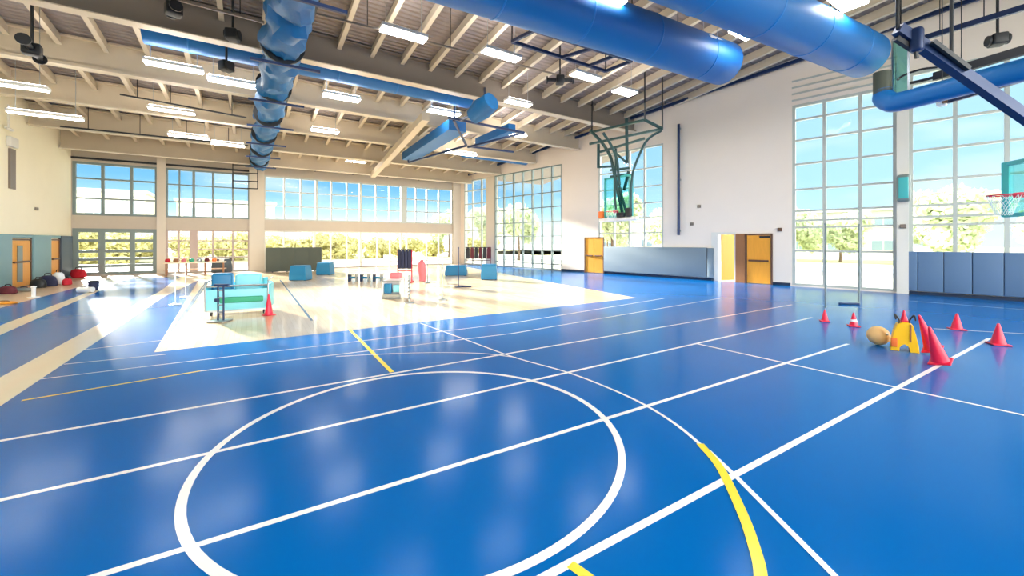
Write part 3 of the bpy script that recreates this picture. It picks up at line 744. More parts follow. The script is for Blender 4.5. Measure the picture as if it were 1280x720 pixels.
# ------------------------------------------------------------------ left wall
def lz(px, py): return H + (HY-py)/F*dep(px, LO, LU)
Ls = lambda px: -ls(px)                 # in ML coordinates
pads(Ls(-60), Ls(10), [], .05, 2.02, M['green_pad'], ['grey teal wall pad at the left edge beside the first door'], mx=ML)
pads(Ls(38), Ls(60), [], .05, 2.02, M['green_pad'], ['grey teal wall pad between the two left doors'], mx=ML)
pads(Ls(73), Ls(87), [], .05, 2.02, M['dark_pad'], ['dark slate wall pad in the far left corner'], mx=ML)
for a, b in ((10.3, 37.7), (60.3, 72.8)):
    tag(MB(ML).rbox((Ls(a), -.085, 1.9), (Ls(b), -.005, 2.02), .02).build('wall_pad', M['green_pad']), 'grey teal strip pad above the %s left door' % ('near' if a < 20 else 'far'), 'wall pad')
e = door(ML, Ls(11), Ls(37), 1.86, 1, mt='door_wood', bar_=True)
MB(ML).box((Ls(19), -.075, .2), (Ls(25), -.045, 1.6)).build('vision_panel', M['frame_grey'], e)
door(ML, Ls(61), Ls(72.5), 1.86, 1, mt='door_wood', bar_=True)
e = thing('wall_panel', 'slim grey louvre panel high on the cream left wall', 'panel', tuple(ML @ Vector((Ls(13), 0, 4))))
MB(ML).box((Ls(10), -.06, lz(13, 236)), (Ls(17), -.002, lz(13, 186))).build('panel', M['steel_brown'], e)
MB(ML).rbox((Ls(7), -.14, lz(13, 184)), (Ls(17), -.002, lz(13, 172)), .03).build('box', M['frame_white'], e, True)
o = MB(ML).tube([(Ls(4), -.12, lz(4, 160)), (Ls(4), -.12, lz(4, 130))], .03, 8).tube([(Ls(1), -.12, lz(4, 160)), (Ls(9), -.12, lz(4, 160))], .05, 8).build('wall_bracket', M['frame_white']); tag(o, 'white bracket above the louvre panel on the cream wall', 'bracket')
o = MB(ML).rbox((Ls(43), -.06, lz(44, 263)), (Ls(46), -.002, lz(44, 259)), .02).build('wall_fitting', M['steel_brown']); tag(o, 'tiny grey fitting low on the cream left wall', 'fitting')

# ------------------------------------------------------------------ things on the floor
def fpt(px, py): x, y = fl(px, py); return Vector((x, y, 0.003))
VA = lambda p: math.atan2(p.y, p.x)
# far olive board
a, b = fpt(331, 342.5), fpt(402, 341)
a = Vector((fx(332)*.93, YF*.93, 0)); b = Vector((fx(402)*.93, YF*.93, 0))
e = thing('folding_board', 'long dark olive folding board standing by the far windows', 'board', tuple((a+b)/2))
n = 4
for k in range(n):
    p, q_ = a.lerp(b, k/n), a.lerp(b, (k+1)/n); off = Vector((0, .06*(k % 2), 0)); off2 = Vector((0, .06*((k+1) % 2), 0))
    MB().beam(p+off+Vector((0, 0, .72)), q_+off2+Vector((0, 0, .72)), .06, 1.38).build('board_leaf', M['olive'], e)
    MB().box((p.x+.3, p.y-.25, 0.002), (p.x+.36, p.y+.35, .05)).build('foot', M['black'], e)
# blocks
def block(label, px0, px1, yb, h, mt, name='vaulting_block', rot=0, depth=.6, cat='block', side=None, taper=.9):
    p = fpt((px0+px1)/2, yb); d = F*H/(yb-HY); w = (px1-px0)/F*d
    th = -AZ + rot
    m = Matrix.Translation(p + Vector((SA, CA, 0))*depth/2) @ Matrix.Rotation(th, 4, 'Z')
    e = thing(name, label, cat, tuple(p))
    MB(m).skin([[Vector((x*w/2*k, y*depth/2*k, z)) for x, y in ((-1,-1),(1,-1),(1,1),(-1,1))] for k, z in ((1, .02), (1, h*.4), (1-(1-taper)*.6, h*.75), (taper, h-.04), (taper-.04, h))]).build('block_body', mt, e)
    MB(m).rbox((-w/2*taper, -depth/2*taper, h-.02), (w/2*taper, depth/2*taper, h+.05), .03).build('block_top', side or mt, e, True)
    for sx in (-1, 1):
        MB(m).box((sx*w*.42-.03, -depth*.45, 0), (sx*w*.42+.03, depth*.45, .03)).build('runner', M['black'], e)
    return e
block('dark navy crate standing before the far left pillar', 321, 341, 337, .62, M['navy_cloth'])
block('blue vinyl block right of the navy crate, one white side', 361, 382, 351, .62, M['blue_block'], side=M['blue_block'])
block('blue vinyl block in front of the olive board end', 395, 412, 344, .6, M['blue_block'])
block('blue teal block at the left of the far right pair', 556, 583, 345, .48, M['blue_block'])
block('blue teal block beside the far corner pillar', 601, 621, 350, .66, M['blue_block'])
# teal equipment cart
p = fpt(297, 394); d = F*H/(394-HY); w = 66/F*d
e = thing('equipment_cart', 'large open teal equipment cart holding mats on the wood court', 'cart', tuple(p), -AZ)
m = Matrix.Translation(p) @ Matrix.Rotation(-AZ+.42, 4, 'Z')
D_ = .8
MB(m).rbox((-w/2, 0, .12), (w/2, .06, .62), .02).rbox((-w/2, D_-.06, .12), (w/2, D_, .72), .02).build('side_panel', M['teal_pale'], e, True)
for sx in (-1, 1): MB(m).rbox((sx*w/2-.03, .06, .12), (sx*w/2+.03, D_-.06, .7), .02).build('end_panel', M['teal_cloth'], e, True)
MB(m).box((-w/2, 0, .1), (w/2, D_, .14)).build('cart_bed', M['steel'], e)
for sx in (-1, 1):
    for sy in (.08, D_-.08):
        wx = sx*(w/2-.1)
        MB(m @ Matrix.Translation((wx, sy, .05)) @ Matrix.Rotation(PI/2, 4, 'Y')).lathe([(.02,-.02),(.05,-.018),(.05,.018),(.02,.02)], n=14).build('wheel', M['black'], e, True)
        MB(m).beam((wx, sy, .05), (wx, sy, .12), .02, .05).build('caster_fork', M['steel'], e)
for sx in (-1, 1):
    MB(m).tube(cr3([(sx*w*.5, -.02, .12), (sx*w*.5, -.02, .74), (sx*w*.5, .1, .8), (sx*w*.5, D_, .82)], 5), .018, 8).build('frame_tube', M['steel'], e, True)
MB(m).tube([(-w*.5, -.02, .7), (w*.5, -.02, .7)], .022, 8).build('push_rail', M['steel'], e, True)
MB(m).rbox((-w*.28, .01, .3), (w*.42, -.05, .44), .03).build('green_pocket', M['green_mat'], e, True)['label'] = 'green pocket on the near side'
MB(m).rbox((-w*.36, -.005, .34), (-w*.2, -.03, .42), .02).build('buckle', M['navy'], e, True)
for k, (x0, x1, z, mt, lb) in enumerate(((-.48, -.14, .98, 'blue_block', 'dark blue mat roll leaning in the left of the teal cart'), (-.1, .34, .95, 'teal_pale', 'pale teal cushion standing in the middle of the teal cart'))):
    o = MB(m).rbox((x0*w, .35, .15), (x1*w, .6, z), .06, n=5).build('mat', M[mt], None, True); tag(o, lb, 'mat')
o = MB(m).tube([(w*.42, .3, .16), (w*.42, .3, .86)], .06, 14).build('foam_roller', M['teal_cloth'], None, True); tag(o, 'small teal foam roller at the right end of the teal cart', 'roller')
# dark pair of posts in front of the cart
p = fpt(276, 402)
e = thing('net_post', 'dark steel double net post with pale knob before the teal cart', 'post', tuple(p))
m2 = Matrix.Translation(p) @ Matrix.Rotation(-AZ, 4, 'Z')
for x in (-.06, .06): MB(m2).tube([(x, 0, .02), (x, 0, .78)], .018, 10).build('post_tube', M['navy'], e, True)
for z in (.2, .36, .52, .68): MB(m2).box((-.06, -.012, z-.015), (.06, .012, z+.015)).build('rung', M['steel'], e)
MB(m2).rbox((-.2, -.16, 0), (.16, .16, .03), .01).build('base_plate', M['steel'], e)
MB(m2).rbox((-.15, -.03, .76), (.18, .03, .82), .02).build('top_cap', M['navy'], e, True)

def cone(label, p, h=.32, r=.13, mt='red', tilt=None, name='traffic_cone', band=None, base=True, cat='cone'):
    r *= .78
    m = Matrix.Translation(p) @ (tilt or I4)
    e = thing(name, label, cat, tuple(p))
    MB(m).lathe([(r*.86, .015), (r*.78, h*.1), (r*.16, h*.97), (r*.1, h), (r*.07, h)], n=24).build('cone_body', M[mt], e, True)
    if base: MB(m @ Matrix.Rotation(.6, 4, 'Z')).rbox((-r, -r, 0), (r, r, .022), .02).build('cone_base', M[mt], e, True)
    if band: MB(m).lathe([(r*.6+.004, h*.34), (r*.45+.004, h*.52)], n=24, caps=False).build('cone_band', M[band], e, True)
    return e
cone('red cone standing at the right end of the teal cart', fpt(336, 394), .5, .14)
# white low benches / box
for px, lab in ((440, 'low white and blue gym bench, left of the three'), (455, 'low white and blue gym bench, middle of the three'), (471, 'low white and blue gym bench, right of the three')):
    p = fpt(px, 352); m = Matrix.Translation(p) @ Matrix.Rotation(-AZ, 4, 'Z')
    e = thing('gym_bench', lab, 'bench', tuple(p))
    MB(m).rbox((-.22, 0, .3), (.22, .3, .37), .03).build('seat', M['white_pl'], e, True)
    for x in (-.16, .16): MB(m).box((x-.03, .02, 0), (x+.03, .28, .3)).build('leg', M['navy'] if x < 0 else M['steel'], e)
    MB(m).rbox((-.2, .04, .12), (.2, .26, .2), .03).build('shelf', M['blue_block'], e, True)
p = fpt(489, 374); m = Matrix.Translation(p) @ Matrix.Rotation(-AZ, 4, 'Z'); w = .28
e = thing('storage_box', 'white open storage box with blue front panels on the court', 'box', tuple(p))
MB(m).box((-w, 0, .02), (w, .4, .06)).box((-w, 0, .06), (-w+.03, .4, .55)).box((w-.03, 0, .06), (w, .4, .55)).box((-w, .37, .06), (w, .4, .6)).build('box_shell', M['white_pl'], e)
MB(m).box((-w, 0, .0), (w, .05, .14)).build('front_rail', M['steel'], e)
MB(m).box((-w, 0, .5), (w, .05, .56)).build('front_rail', M['steel'], e)
MB(m).rbox((-w+.04, .05, .16), (-.02, .2, .46), .03).build('bin', M['blue_block'], e, True)
MB(m).rbox((.03, .05, .2), (w-.04, .2, .42), .03).build('bin', M['teal_pale'], e, True)
o = MB(m).rbox((-.1, .1, .61), (.25, .35, .8), .06).build('folded_cloth', M['pink_cloth'], None, True)
o.location = (0, 0, -.005); tag(o, 'folded pinkish cloth on top of the white storage box', 'cloth')
# bib racks
def bib_rack(label, px, yb, h, w, cols, leg='red', n=5):
    p = fpt(px, yb); m = Matrix.Translation(p) @ Matrix.Rotation(-AZ, 4, 'Z')
    e = thing('bib_rack', label, 'rack', tuple(p))
    for sx in (-1, 1):
        MB(m).tube([(sx*w/2, 0, .03), (sx*w/2, 0, h)], .025, 8).build('upright', M[leg], e, True)
        MB(m).rbox((sx*w/2-.03, -.25, 0), (sx*w/2+.03, .25, .05), .015).build('foot', M[leg], e, True)
    MB(m).tube([(-w/2, 0, h), (w/2, 0, h)], .025, 8).build('top_bar', M['black'], e, True)
    MB(m).tube([(-w/2, 0, h*.35), (w/2, 0, h*.35)], .02, 8).build('lower_bar', M[leg], e, True)
    for k in range(n):
        x = -w/2 + w*(k+.5)/n; ww = w/n*.42
        pr = [(0, h+.02), (ww*.5, h+.01), (ww, h-.12), (ww*.95, h-.3), (ww*1.05, h*.5), (ww*.9, h*.42)]
        pl = [(-a_, b_) for a_, b_ in reversed(pr)]
        rg = [[Vector((x + a_, yy*.9, b_)) for a_, b_ in pr + pl[:-1]] for yy in (-.09, .09)]
        o = MB(m).skin(rg).build('bib', M[cols[k % len(cols)]], e)
bib_rack('rack of navy bibs on red legs in mid court', 506, 353, 1.4, .6, ['navy_cloth'], 'red_cloth', 4)
bib_rack('rack of maroon and black bibs before the far corner', 598, 334, 1.35, 1.7, ['black', 'maroon'], 'maroon', 6)
cl_ = fpt(518, 352); cl_.x += .35; m = Matrix.Translation(cl_)
tag(MB(m).tube([(0,0,.01),(.02,0,.2),(0,.02,.5),(-.03,0,.8),(0,0,.95)], [.16,.17,.19,.16,.06], 14, wob=.06).build('kit_bag', M['pink_cloth'], None, True), 'upright pink and white kit bag right of the navy bib rack', 'bag')
# chained post and thin posts
def post(label, px, yb, h, mt='steel', foot=True, r=.025, arm=None):
    p = fpt(px, yb); e = thing('court_post', label, 'post', tuple(p))
    MB(Matrix.Translation(p)).tube([(0,0,.02),(0,0,h)], r, 10).build('post_tube', M[mt], e, True)
    if foot: MB(Matrix.Translation(p)).lathe([(.14,0),(.14,.02),(.05,.035),(.03,.05)], n=18).build('base_plate', M[mt], e, True)
    MB(Matrix.Translation(p)).lathe([(r*1.3,h-.01),(r*1.4,h+.02),(r*.6,h+.04)], n=12).build('cap', M[mt], e, True)
    if arm: MB(Matrix.Translation(p) @ Matrix.Rotation(arm, 4, 'Z')).rbox((0, -.04, 0), (.5, .04, .05), .015).build('foot_bar', M['navy'], e, True)
    return e
e = post('slim post wound with a pale chain beside the storage box', 511.5, 379, .75)
for k in range(6):
    p = fpt(511.5, 379); MB(Matrix.Translation(p)).lathe([(.028,.12+k*.1),(.055,.15+k*.1),(.028,.18+k*.1)], n=10).build('chain_link', M['steel'], e, True)
post('thin grey net post, tallest of the far trio', 553, 375, 1.45, 'steel', True, .018)
post('thin net post left of the far trio', 534, 354, 1.3, 'frame_grey', True, .02)
post('thin dark net post with side foot at the right of the trio', 573, 359, 1.5, 'navy', True, .02, -AZ)
post('thin left post standing in for a mullion reflection by the right window', 1032, 386, 2.2, 'frame_grey', False, .022)  # added post imitating the mullion's reflection in the glossy floor
post('thin right post with bent foot standing in for a mullion reflection', 1074, 381, 2.2, 'frame_grey', False, .022, PI-AZ-.2)  # second post put in for the next mullion's floor reflection
# left white poles on the court
for px, yb, lab in ((219, 381, 'white slim pole standing at the left edge of the wood court'), (232, 372, 'white slim pole, the further one left on the wood court')):
    post(lab, px, yb, .95, 'white_pl', True, .014)
# badminton net between far posts
a, b = fpt(534, 354), fpt(573, 359)

# cones at right
cone('small red cone under the left thin post', fpt(1031, 402), .26, .11)
cone('small red cone with pale tip under the right thin post', fpt(1067, 408), .28, .12, band='white_pl')
cone('red cone standing alone before the slate blue pads', fpt(1196, 412), .32, .14)
cone('red cone at the right end of the white court line', fpt(1248, 431), .36, .15)
tl = lambda a, b: Matrix.Rotation(a, 4, 'X') @ Matrix.Rotation(b, 4, 'Y')
rot = Matrix.Rotation(-AZ, 4, 'Z')
def lean(label, px, yb, h, r, ang):
    p = fpt(px, yb); m = rot @ Matrix.Rotation(-ang, 4, 'Y')
    p.z = r*math.sin(ang)+.005
    return cone(label, p, h, r, tilt=m)
lean('tall red cone tipping left, rear one of the leaning pair', 1166, 442, .58, .15, .38)
lean('tall red cone tipping left, front one of the leaning pair', 1176, 457, .52, .15, .32)
# peach ball
p = fpt(1098, 431); r = .155
e = thing('exercise_ball', 'peach coloured exercise ball left of the yellow bag', 'ball', tuple(p))
MB(Matrix.Translation(p)).lathe([(r*math.cos(t)+1e-4, r+r*math.sin(t)) for t in [(-PI/2+.02)+k*(PI-.04)/20 for k in range(21)]], n=32).build('ball_shell', M['peach'], e, True)
MB(Matrix.Translation(p+Vector((-.07,-.13,r*1.35)))).lathe([(.001,-.02),(.02,-.01),(.02,.01),(.001,.02)], n=10).build('valve', M['line_white'], e, True)
# yellow bag with two side legs
p = fpt(1130, 438); SX = .64; m = Matrix.Translation(p) @ Matrix.Rotation(-AZ-.7, 4, 'Z') @ Matrix.Diagonal((SX, .8, 1, 1))
e = thing('equipment_stool', 'bright yellow arched stool with black handles amid the cones', 'stool', tuple(p))
arch = []
out = [(-.26, 0), (-.25, .1), (-.2, .3), (-.14, .42), (-.05, .46), (.07, .46), (.15, .42), (.2, .28), (.25, .1), (.26, 0)]
inn = [(.1, 0), (.09, .06), (.05, .1), (0, .12), (-.05, .1), (-.09, .06), (-.1, 0)]
poly = out + inn
rg = [[Vector((x*k, y, z*(1 if z < .01 else kz))) for x, z in poly] for y, k, kz in ((-.14, .97, .98), (-.12, 1, 1), (.12, 1, 1), (.14, .97, .98))]
MB(m).skin(rg).build('stool_body', M['yellow'], e, False)
for x0, x1, sy in ((-.1, -.18, -.1), (.09, .17, -.1)):
    MB(m).tube(cr3([(x0, sy, .43), (x0, sy, .5), (x1, sy, .58), (x1+.03, sy, .5)], 5), .016, 8).build('handle', M['black'], e, True)
MB(m).rbox((-.25, -.17, .06), (-.13, -.135, .2), .03).build('side_patch', M['orange'], e, True)['label'] = 'orange side patch'
MB(m).box((.09, -.155, .16), (.12, -.138, .44)).build('strap', M['door_wood_brown'], e)
cone('short red cone placed on top of the yellow stool', p + Vector((0, 0, .462)), .18, .075)

# left apron: bench with bags
def wpt(px, off, z=0):                   # a point `off` metres in front of the left wall
    O2 = LO + Vector((-LU.y, LU.x)) * off
    q_ = O2 + LU * hit(px, O2, LU); return Vector((q_.x, q_.y, z))
def bag(label, p, w, h, mt, d_=.32, name='sports_bag', cat='bag'):
    m = Matrix.Translation(p) @ rot
    e = thing(name, label, cat, tuple(p))
    rings = []
    for k, s_ in ((0, .75), (.08, 1), (.5, 1.04), (.85, .85), (1, .45)):
        rings.append([Vector((math.cos(t)*w/2*s_*(1+.08*math.sin(3*t+k*4)), math.sin(t)*d_/2*s_, .004+h*k)) for t in [2*PI*i/18 for i in range(18)]])
    MB(m).skin(rings).build('bag_body', M[mt], e, True)
    MB(m).tube(cr3([(-w*.22, 0, h*.95), (-w*.15, 0, h*1.18), (w*.15, 0, h*1.18), (w*.22, 0, h*.95)], 4), .015, 6).build('bag_handle', M['black'], e, True)
bag('red holdall on the floor beneath the far left window', Vector((fx(98)*.965, YF*.965, 0.003)), .7, .42, 'red_cloth')
bag('black sports bag at the left end of the row by the left wall', fpt(48, 360), .5, .34, 'black')
bag('navy sports bag in the middle of the row by the left wall', fpt(60, 358), .65, .42, 'navy_cloth')
bag('white and red bag at the right end of the row by the left wall', fpt(73, 356), .42, .5, 'white_pl')
bag('small red bundle beside the white bag', fpt(84, 356.5), .22, .26, 'red_cloth')
bag('dark brown basket bag at the left edge of the apron', fpt(10, 367.5), .5, .26, 'maroon')
bag('flat grey bag lying on the beige apron', fpt(30, 364), .6, .12, 'steel')
bag('brown flat cushion at the left edge of the beige apron', fpt(6, 380), .6, .07, 'door_wood')
e = post('white low bollard before the bags by the left wall', 42, 372, .32, 'white_pl', True, .05)
p = fpt(117, 363); m = Matrix.Translation(p) @ rot
e = thing('floor_bin', 'small dark bin with white lid side on the cream band', 'bin', tuple(p))
MB(m).lathe([(.1, 0), (.13, .01), (.15, .3), (.13, .31)], n=20).build('bin_body', M['navy_cloth'], e, True)
MB(m).lathe([(.155, .3), (.16, .33), (.1, .35)], n=20).build('bin_lid', M['black'], e, True)
p = fpt(107, 366); m = Matrix.Translation(p) @ rot
e = thing('foam_roller', 'white foam roller lying left of the dark bin', 'roller', tuple(p))
MB(m).tube([(-.25, 0, .1), (.2, .05, .1)], .09, 18).build('roller_body', M['white_pl'], e, True)
MB(m).tube([(-.27, -.003, .1), (-.245, 0, .1)], .04, 12).build('roller_core', M['steel'], e, True)
# long low cream counter below second far window
e = thing('low_shelf', 'long low cream shelf with small items below the pinkish far window', 'shelf', (fx(215), 26.9, 0))
MB().box((fx(205)*.94, 26.7, .62), (fx(283)*.94, 27.1, .68)).build('shelf_top', M['cream_floor'], e)
for k in range(4):
    x = (fx(205) + (fx(283)-fx(205))*(k+.1)/3.3)*.94; MB().box((x, 26.72, 0), (x+.06, 27.08, .62)).build('leg', M['door_wood_brown'], e)
MB().box((fx(205)*.94, 26.75, .28), (fx(283)*.94, 27.05, .32)).build('lower_board', M['beige_floor'], e)
cols = ['red_cloth', 'door_wood_brown', 'pink_cloth', 'green_mat', 'steel', 'maroon', 'orange', 'white_pl']
nm = ['red', 'brown', 'pink', 'green', 'silver', 'maroon', 'orange', 'white']
for k in range(8):
    x = (fx(210) + (fx(280)-fx(210))*k/7.3)*.94
    o = MB(Matrix.Translation((x, 26.9, .683))).lathe([(.04, 0), (.1, .01), (.115, .09), (.09, .17), (.03, .19)], n=14).build('ball', M[cols[k]], None, True)
    tag(o, 'small %s ball on the long low cream shelf' % nm[k], 'ball')
e = block('dark slate bin at the right end of the low cream shelf', 264, 281, 341, .72, M['dark_pad'], name='bin')

# ------------------------------------------------------------------ outside
gr = MB(); gr.box((-160, -120, -.5), (200, 220, -.12)); struct(gr.build('ground', M['concrete']))
struct(MB().box((-160, 44, -.115), (200, 70, -.1)).build('ground_lawn', M['grass']))
struct(MB(MR).box((-40, 12, -.115), (60, 19, -.09)).build('road', M['asphalt']))
struct(MB(MR).box((-40, 22, -.115), (60, 60, -.1)).build('ground_lawn.001', M['grass']))
# foliage
def crown_mesh(n, rx, rz_, size, seed, mt, lumps=9):
    rr = random.Random(seed); v = []; f = []
    cs = [(rr.uniform(-.55, .55)*rx, rr.uniform(-.55, .55)*rx, rr.uniform(-.5, .55)*rz_, rr.uniform(.4, .62)) for _ in range(lumps)]
    for k in range(n):
        cx, cy, cz, cr = rr.choice(cs)
        while True:
            d = Vector((rr.gauss(0, 1), rr.gauss(0, 1), rr.gauss(0, 1)))
            if d.length > .1: break
        d.normalize(); rad = cr*rr.uniform(.6, 1)
        p = Vector((cx + d.x*rx*rad, cy + d.y*rx*rad, cz + d.z*rz_*rad))
        a = Vector((rr.gauss(0,1), rr.gauss(0,1), rr.gauss(0,1))).normalized(); b = a.cross(d + Vector((.01,.02,.03))).normalized()
        s_ = size*rr.uniform(.6, 1.3); i = len(v)
        v += [p - a*s_, p - b*s_*.6, p + a*s_, p + b*s_*.6]; f.append((i, i+1, i+2, i+3))
    me = bpy.data.meshes.new('crown'); me.from_pydata([tuple(q) for q in v], [], f); me.materials.append(mt); return me
CM = [crown_mesh(5200, 2.6, 2.3, .2, 1, M['leaf']), crown_mesh(5200, 2.4, 2.6, .2, 2, M['leaf']), crown_mesh(3600, 1.6, 1.1, .14, 3, M['leaf_olive']), crown_mesh(3600, 1.5, 1.2, .14, 4, M['leaf_olive'])]
def tree(label, x, y, k, th, sc, group, name='tree', cat='tree'):
    e = thing(name, label, cat, (x, y, -.12), 0, group)
    c = bpy.data.objects.new('crown', CM[k]); C.objects.link(c); c.parent = e; c.location = (0, 0, th + (2.0 if k < 2 else .85)*sc); c.scale = (sc, sc, sc); c.rotation_euler = (0, 0, R.uniform(0, 6))
    tr = MB().tube([(0, 0, 0), (.05, 0, th*.6), (0, .05, th+1.2*sc)], [.16*sc, .12*sc, .06*sc], 8).build('trunk', M['bark'], None, True); tr.parent = e
rtree = [(8, 9), (-3, 9.5), (-9, 10.5), (-15, 9.5), (14, 26), (4, 27), (20, 27), (-4, 27), (26, 26), (31, 24), (9.5, 31), (15, 33), (26, 33)]
for k, (s_, off) in enumerate(rtree):
    q_ = MR @ Vector((s_, off, 0))
    if off < 12: tree('leafy pale green tree close outside the tall corner glazing', q_.x, q_.y, k % 2, 1.8, .95, 'trees by the corner glazing')
    else: tree('pale green tree across the road beyond the right windows', q_.x, q_.y, k % 2, .9, .9+.15*(k % 3), 'trees beyond the road')
for k in range(13):
    x = -15 + k*3.4 + R.uniform(-.5, .5)
    tree('olive green shrub beyond the far windows', x, 46.5 + R.uniform(-1.2, 1.2), 2 + k % 2, .1, 1.15+.3*R.random(), 'shrubs beyond the far windows', 'shrub', 'shrub')
# buildings
def building(label, x0, x1, y, dpt, h, mt, cols_, rows_, mx=I4, roofm='stucco2'):
    o = mx @ Vector(((x0+x1)/2, y, -.12)); e = thing('building', label, 'building', tuple(o))
    MB(mx).box((x0, y, -.12), (x1, y+dpt, h)).build('wall', mt, e)
    MB(mx).box((x0-.3, y-.3, h), (x1+.3, y+dpt+.3, h+.35)).build('roof', M[roofm], e)
    cw = (x1-x0)/cols_; rh = h/rows_
    for i in range(cols_):
        for j in range(rows_):
            a = x0 + cw*(i+.22); b = x0+cw*(i+.78); z0 = rh*(j+.3); z1 = rh*(j+.78)
            wf = MB(mx).box((a, y-.06, z0), (b, y-.001, z1)).build('window', M['frame_white'], e)
            MB(mx).box((a+.1, y-.08, z0+.1), ((a+b)/2-.05, y-.061, z1-.1)).box(((a+b)/2+.05, y-.08, z0+.1), (b-.1, y-.061, z1-.1)).build('pane', M['ext_glass'], wf)
building('pale flat roofed block beyond the leftmost far window', -26, -11, 66, 12, 7.6, M['stucco'], 5, 2)
building('taller pale block beyond the pinkish far window', -9, 3, 74, 12, 7.6, M['stucco'], 4, 2)
building('low grey white block behind the shrubs', 8, 34, 84, 12, 5.2, M['stucco2'], 8, 1)
building('pale building across the road beyond the right windows', 2, 24, 38, 10, 5.0, M['stucco2'], 6, 2, MR)
building('second pale building behind the trees on the right', -26, 3, 52, 10, 5.6, M['stucco'], 7, 2, MR)

# ------------------------------------------------------------------ light
w = bpy.data.worlds.new('sky'); bpy.context.scene.world = w; w.use_nodes = True; nt = w.node_tree; nt.nodes.clear()
o = nt.nodes.new('ShaderNodeOutputWorld'); bg = nt.nodes.new('ShaderNodeBackground'); tc = nt.nodes.new('ShaderNodeTexCoord'); sp = nt.nodes.new('ShaderNodeSeparateXYZ'); cr = nt.nodes.new('ShaderNodeValToRGB')
nt.links.new(tc.outputs['Generated'], sp.inputs[0])
el = cr.color_ramp.elements; el[0].position = 0; el[0].color = (.9, .9, .86, 1); el[1].position = 1; el[1].color = (.05, .18, .38, 1)
for pos, c_ in ((.02, (.8, .85, .88, 1)), (.065, (.34, .54, .66, 1)), (.12, (.13, .34, .54, 1)), (.22, (.08, .27, .48, 1))):
    q_ = el.new(pos); q_.color = c_
# the sky pales towards the side of the right window wall
mxx = nt.nodes.new('ShaderNodeMapRange'); mxx.inputs[1].default_value = .45; mxx.inputs[2].default_value = .95; mxx.inputs[3].default_value = 0; mxx.inputs[4].default_value = .75
nt.links.new(sp.outputs['X'], mxx.inputs[0])
pale = nt.nodes.new('ShaderNodeMix'); pale.data_type = 'RGBA'; pale.inputs[7].default_value = (.36, .55, .66, 1)
nt.links.new(mxx.outputs[0], pale.inputs[0]); nt.links.new(cr.outputs[0], pale.inputs[6])
nz = nt.nodes.new('ShaderNodeTexNoise'); nz.inputs['Scale'].default_value = 3.2; nz.inputs['Detail'].default_value = 5
mp = nt.nodes.new('ShaderNodeMapping'); mp.inputs['Scale'].default_value = (1, 1, 3.5); nt.links.new(tc.outputs['Generated'], mp.inputs[0]); nt.links.new(mp.outputs[0], nz.inputs[0])
rr = nt.nodes.new('ShaderNodeMapRange'); rr.inputs[1].default_value = .5; rr.inputs[2].default_value = .75; rr.inputs[3].default_value = 0; rr.inputs[4].default_value = .6
nt.links.new(nz.outputs['Fac'], rr.inputs[0])
mx = nt.nodes.new('ShaderNodeMix'); mx.data_type = 'RGBA'; mx.inputs[7].default_value = (.62, .66, .7, 1)
nt.links.new(sp.outputs['Z'], cr.inputs[0]); nt.links.new(rr.outputs[0], mx.inputs[0]); # unseen bright sky added behind the camera as fill light
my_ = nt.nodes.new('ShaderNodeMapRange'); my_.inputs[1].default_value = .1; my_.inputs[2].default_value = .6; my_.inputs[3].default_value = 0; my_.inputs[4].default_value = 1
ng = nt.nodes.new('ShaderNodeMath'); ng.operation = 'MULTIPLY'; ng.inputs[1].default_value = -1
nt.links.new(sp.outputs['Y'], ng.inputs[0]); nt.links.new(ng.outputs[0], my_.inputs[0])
sky_fill = nt.nodes.new('ShaderNodeMix'); sky_fill.data_type = 'RGBA'; sky_fill.inputs[7].default_value = (4.6, 4.5, 4.3, 1)
nt.links.new(my_.outputs[0], sky_fill.inputs[0]); nt.links.new(mx.outputs[2], sky_fill.inputs[6]); nt.links.new(pale.outputs[2], mx.inputs[6]); nt.links.new(sky_fill.outputs[2], bg.inputs[0]); nt.links.new(bg.outputs[0], o.inputs[0])
bg.inputs[1].default_value = .44
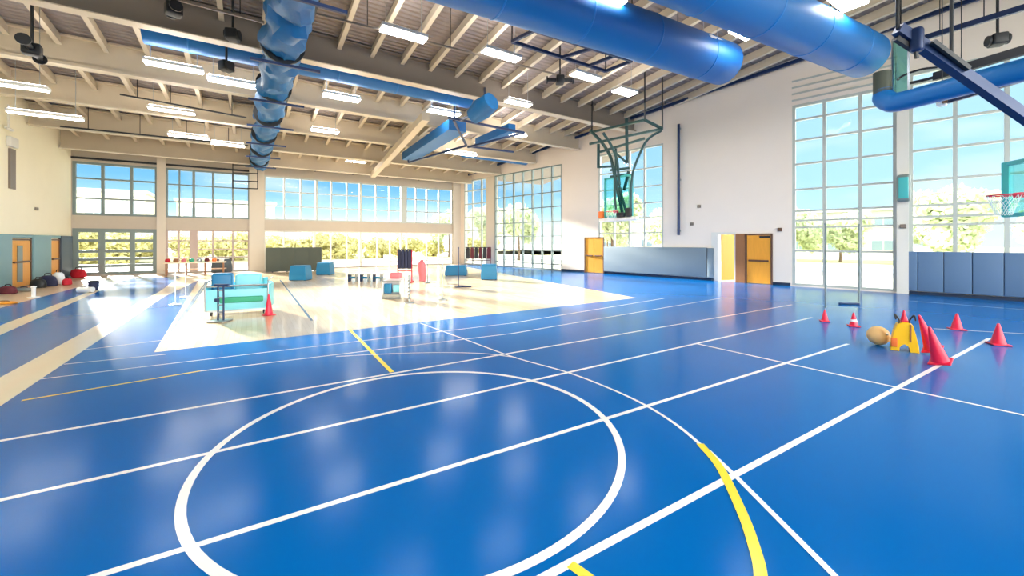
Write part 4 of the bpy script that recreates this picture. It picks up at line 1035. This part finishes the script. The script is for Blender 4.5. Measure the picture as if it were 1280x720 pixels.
def light(name, kind, loc, rot_, energy, **kw):
    l = bpy.data.lights.new(name, kind); l.energy = energy
    for k, v in kw.items(): setattr(l, k, v)
    o = bpy.data.objects.new(name, l); C.objects.link(o); o.location = loc
    o.rotation_euler = rot_; return o
sd = Vector((.28, -.93, -.25)).normalized()
s_ = light('sun', 'SUN', (0, 60, 40), sd.to_track_quat('-Z', 'Y').to_euler(), 8.5, angle=math.radians(3), color=(1, .95, .86))
# sky portals in the window openings
def portal(mx, x0, x1, z0, z1):
    l = bpy.data.lights.new('portal', 'AREA'); l.shape = 'RECTANGLE'; l.size = x1-x0; l.size_y = z1-z0; l.cycles.is_portal = True; l.energy = 1
    o = bpy.data.objects.new('portal', l); C.objects.link(o)
    o.matrix_world = mx @ Matrix.Translation(((x0+x1)/2, .3, (z0+z1)/2)) @ Matrix.Rotation(-PI/2, 4, 'X')
for a, b in ((90, 197), (207, 312), (330, 566)): portal(MF, X[a], X[b], 0, 5.8)
portal(MN, -6, 7, .4, 8.6); portal(MN, -19.3, -7, .4, 8.6); portal(MR, ST[580], ST[702], 0, zG); portal(MR, ST[748], ST[829], .6, zC); portal(MR, ST[990], ST[1121], 0, zA); portal(MR, ST[1136], SB_END, .3, zB)

# ------------------------------------------------------------------ camera
cam = bpy.data.cameras.new('camera'); co = bpy.data.objects.new('camera', cam); C.objects.link(co)
cam.sensor_width = 36; cam.lens = F / 1280 * 36; cam.shift_y = -(360 - HY) / 1280
cam.clip_end = 600; cam.clip_start = .05
co.location = (0, 0, H); co.rotation_euler = (PI/2, 0, -AZ)
sc = bpy.context.scene; sc.camera = co
sc.view_settings.view_transform = 'Standard'; sc.view_settings.look = 'None'; sc.view_settings.exposure = 2.15; sc.view_settings.gamma = 1
sc.view_settings.use_curve_mapping = False
sc.cycles.max_bounces = 8; sc.cycles.diffuse_bounces = 4; sc.cycles.glossy_bounces = 3; sc.cycles.transparent_max_bounces = 16
sc.cycles.use_denoising = True; sc.cycles.sample_clamp_indirect = 6; sc.cycles.caustics_reflective = False
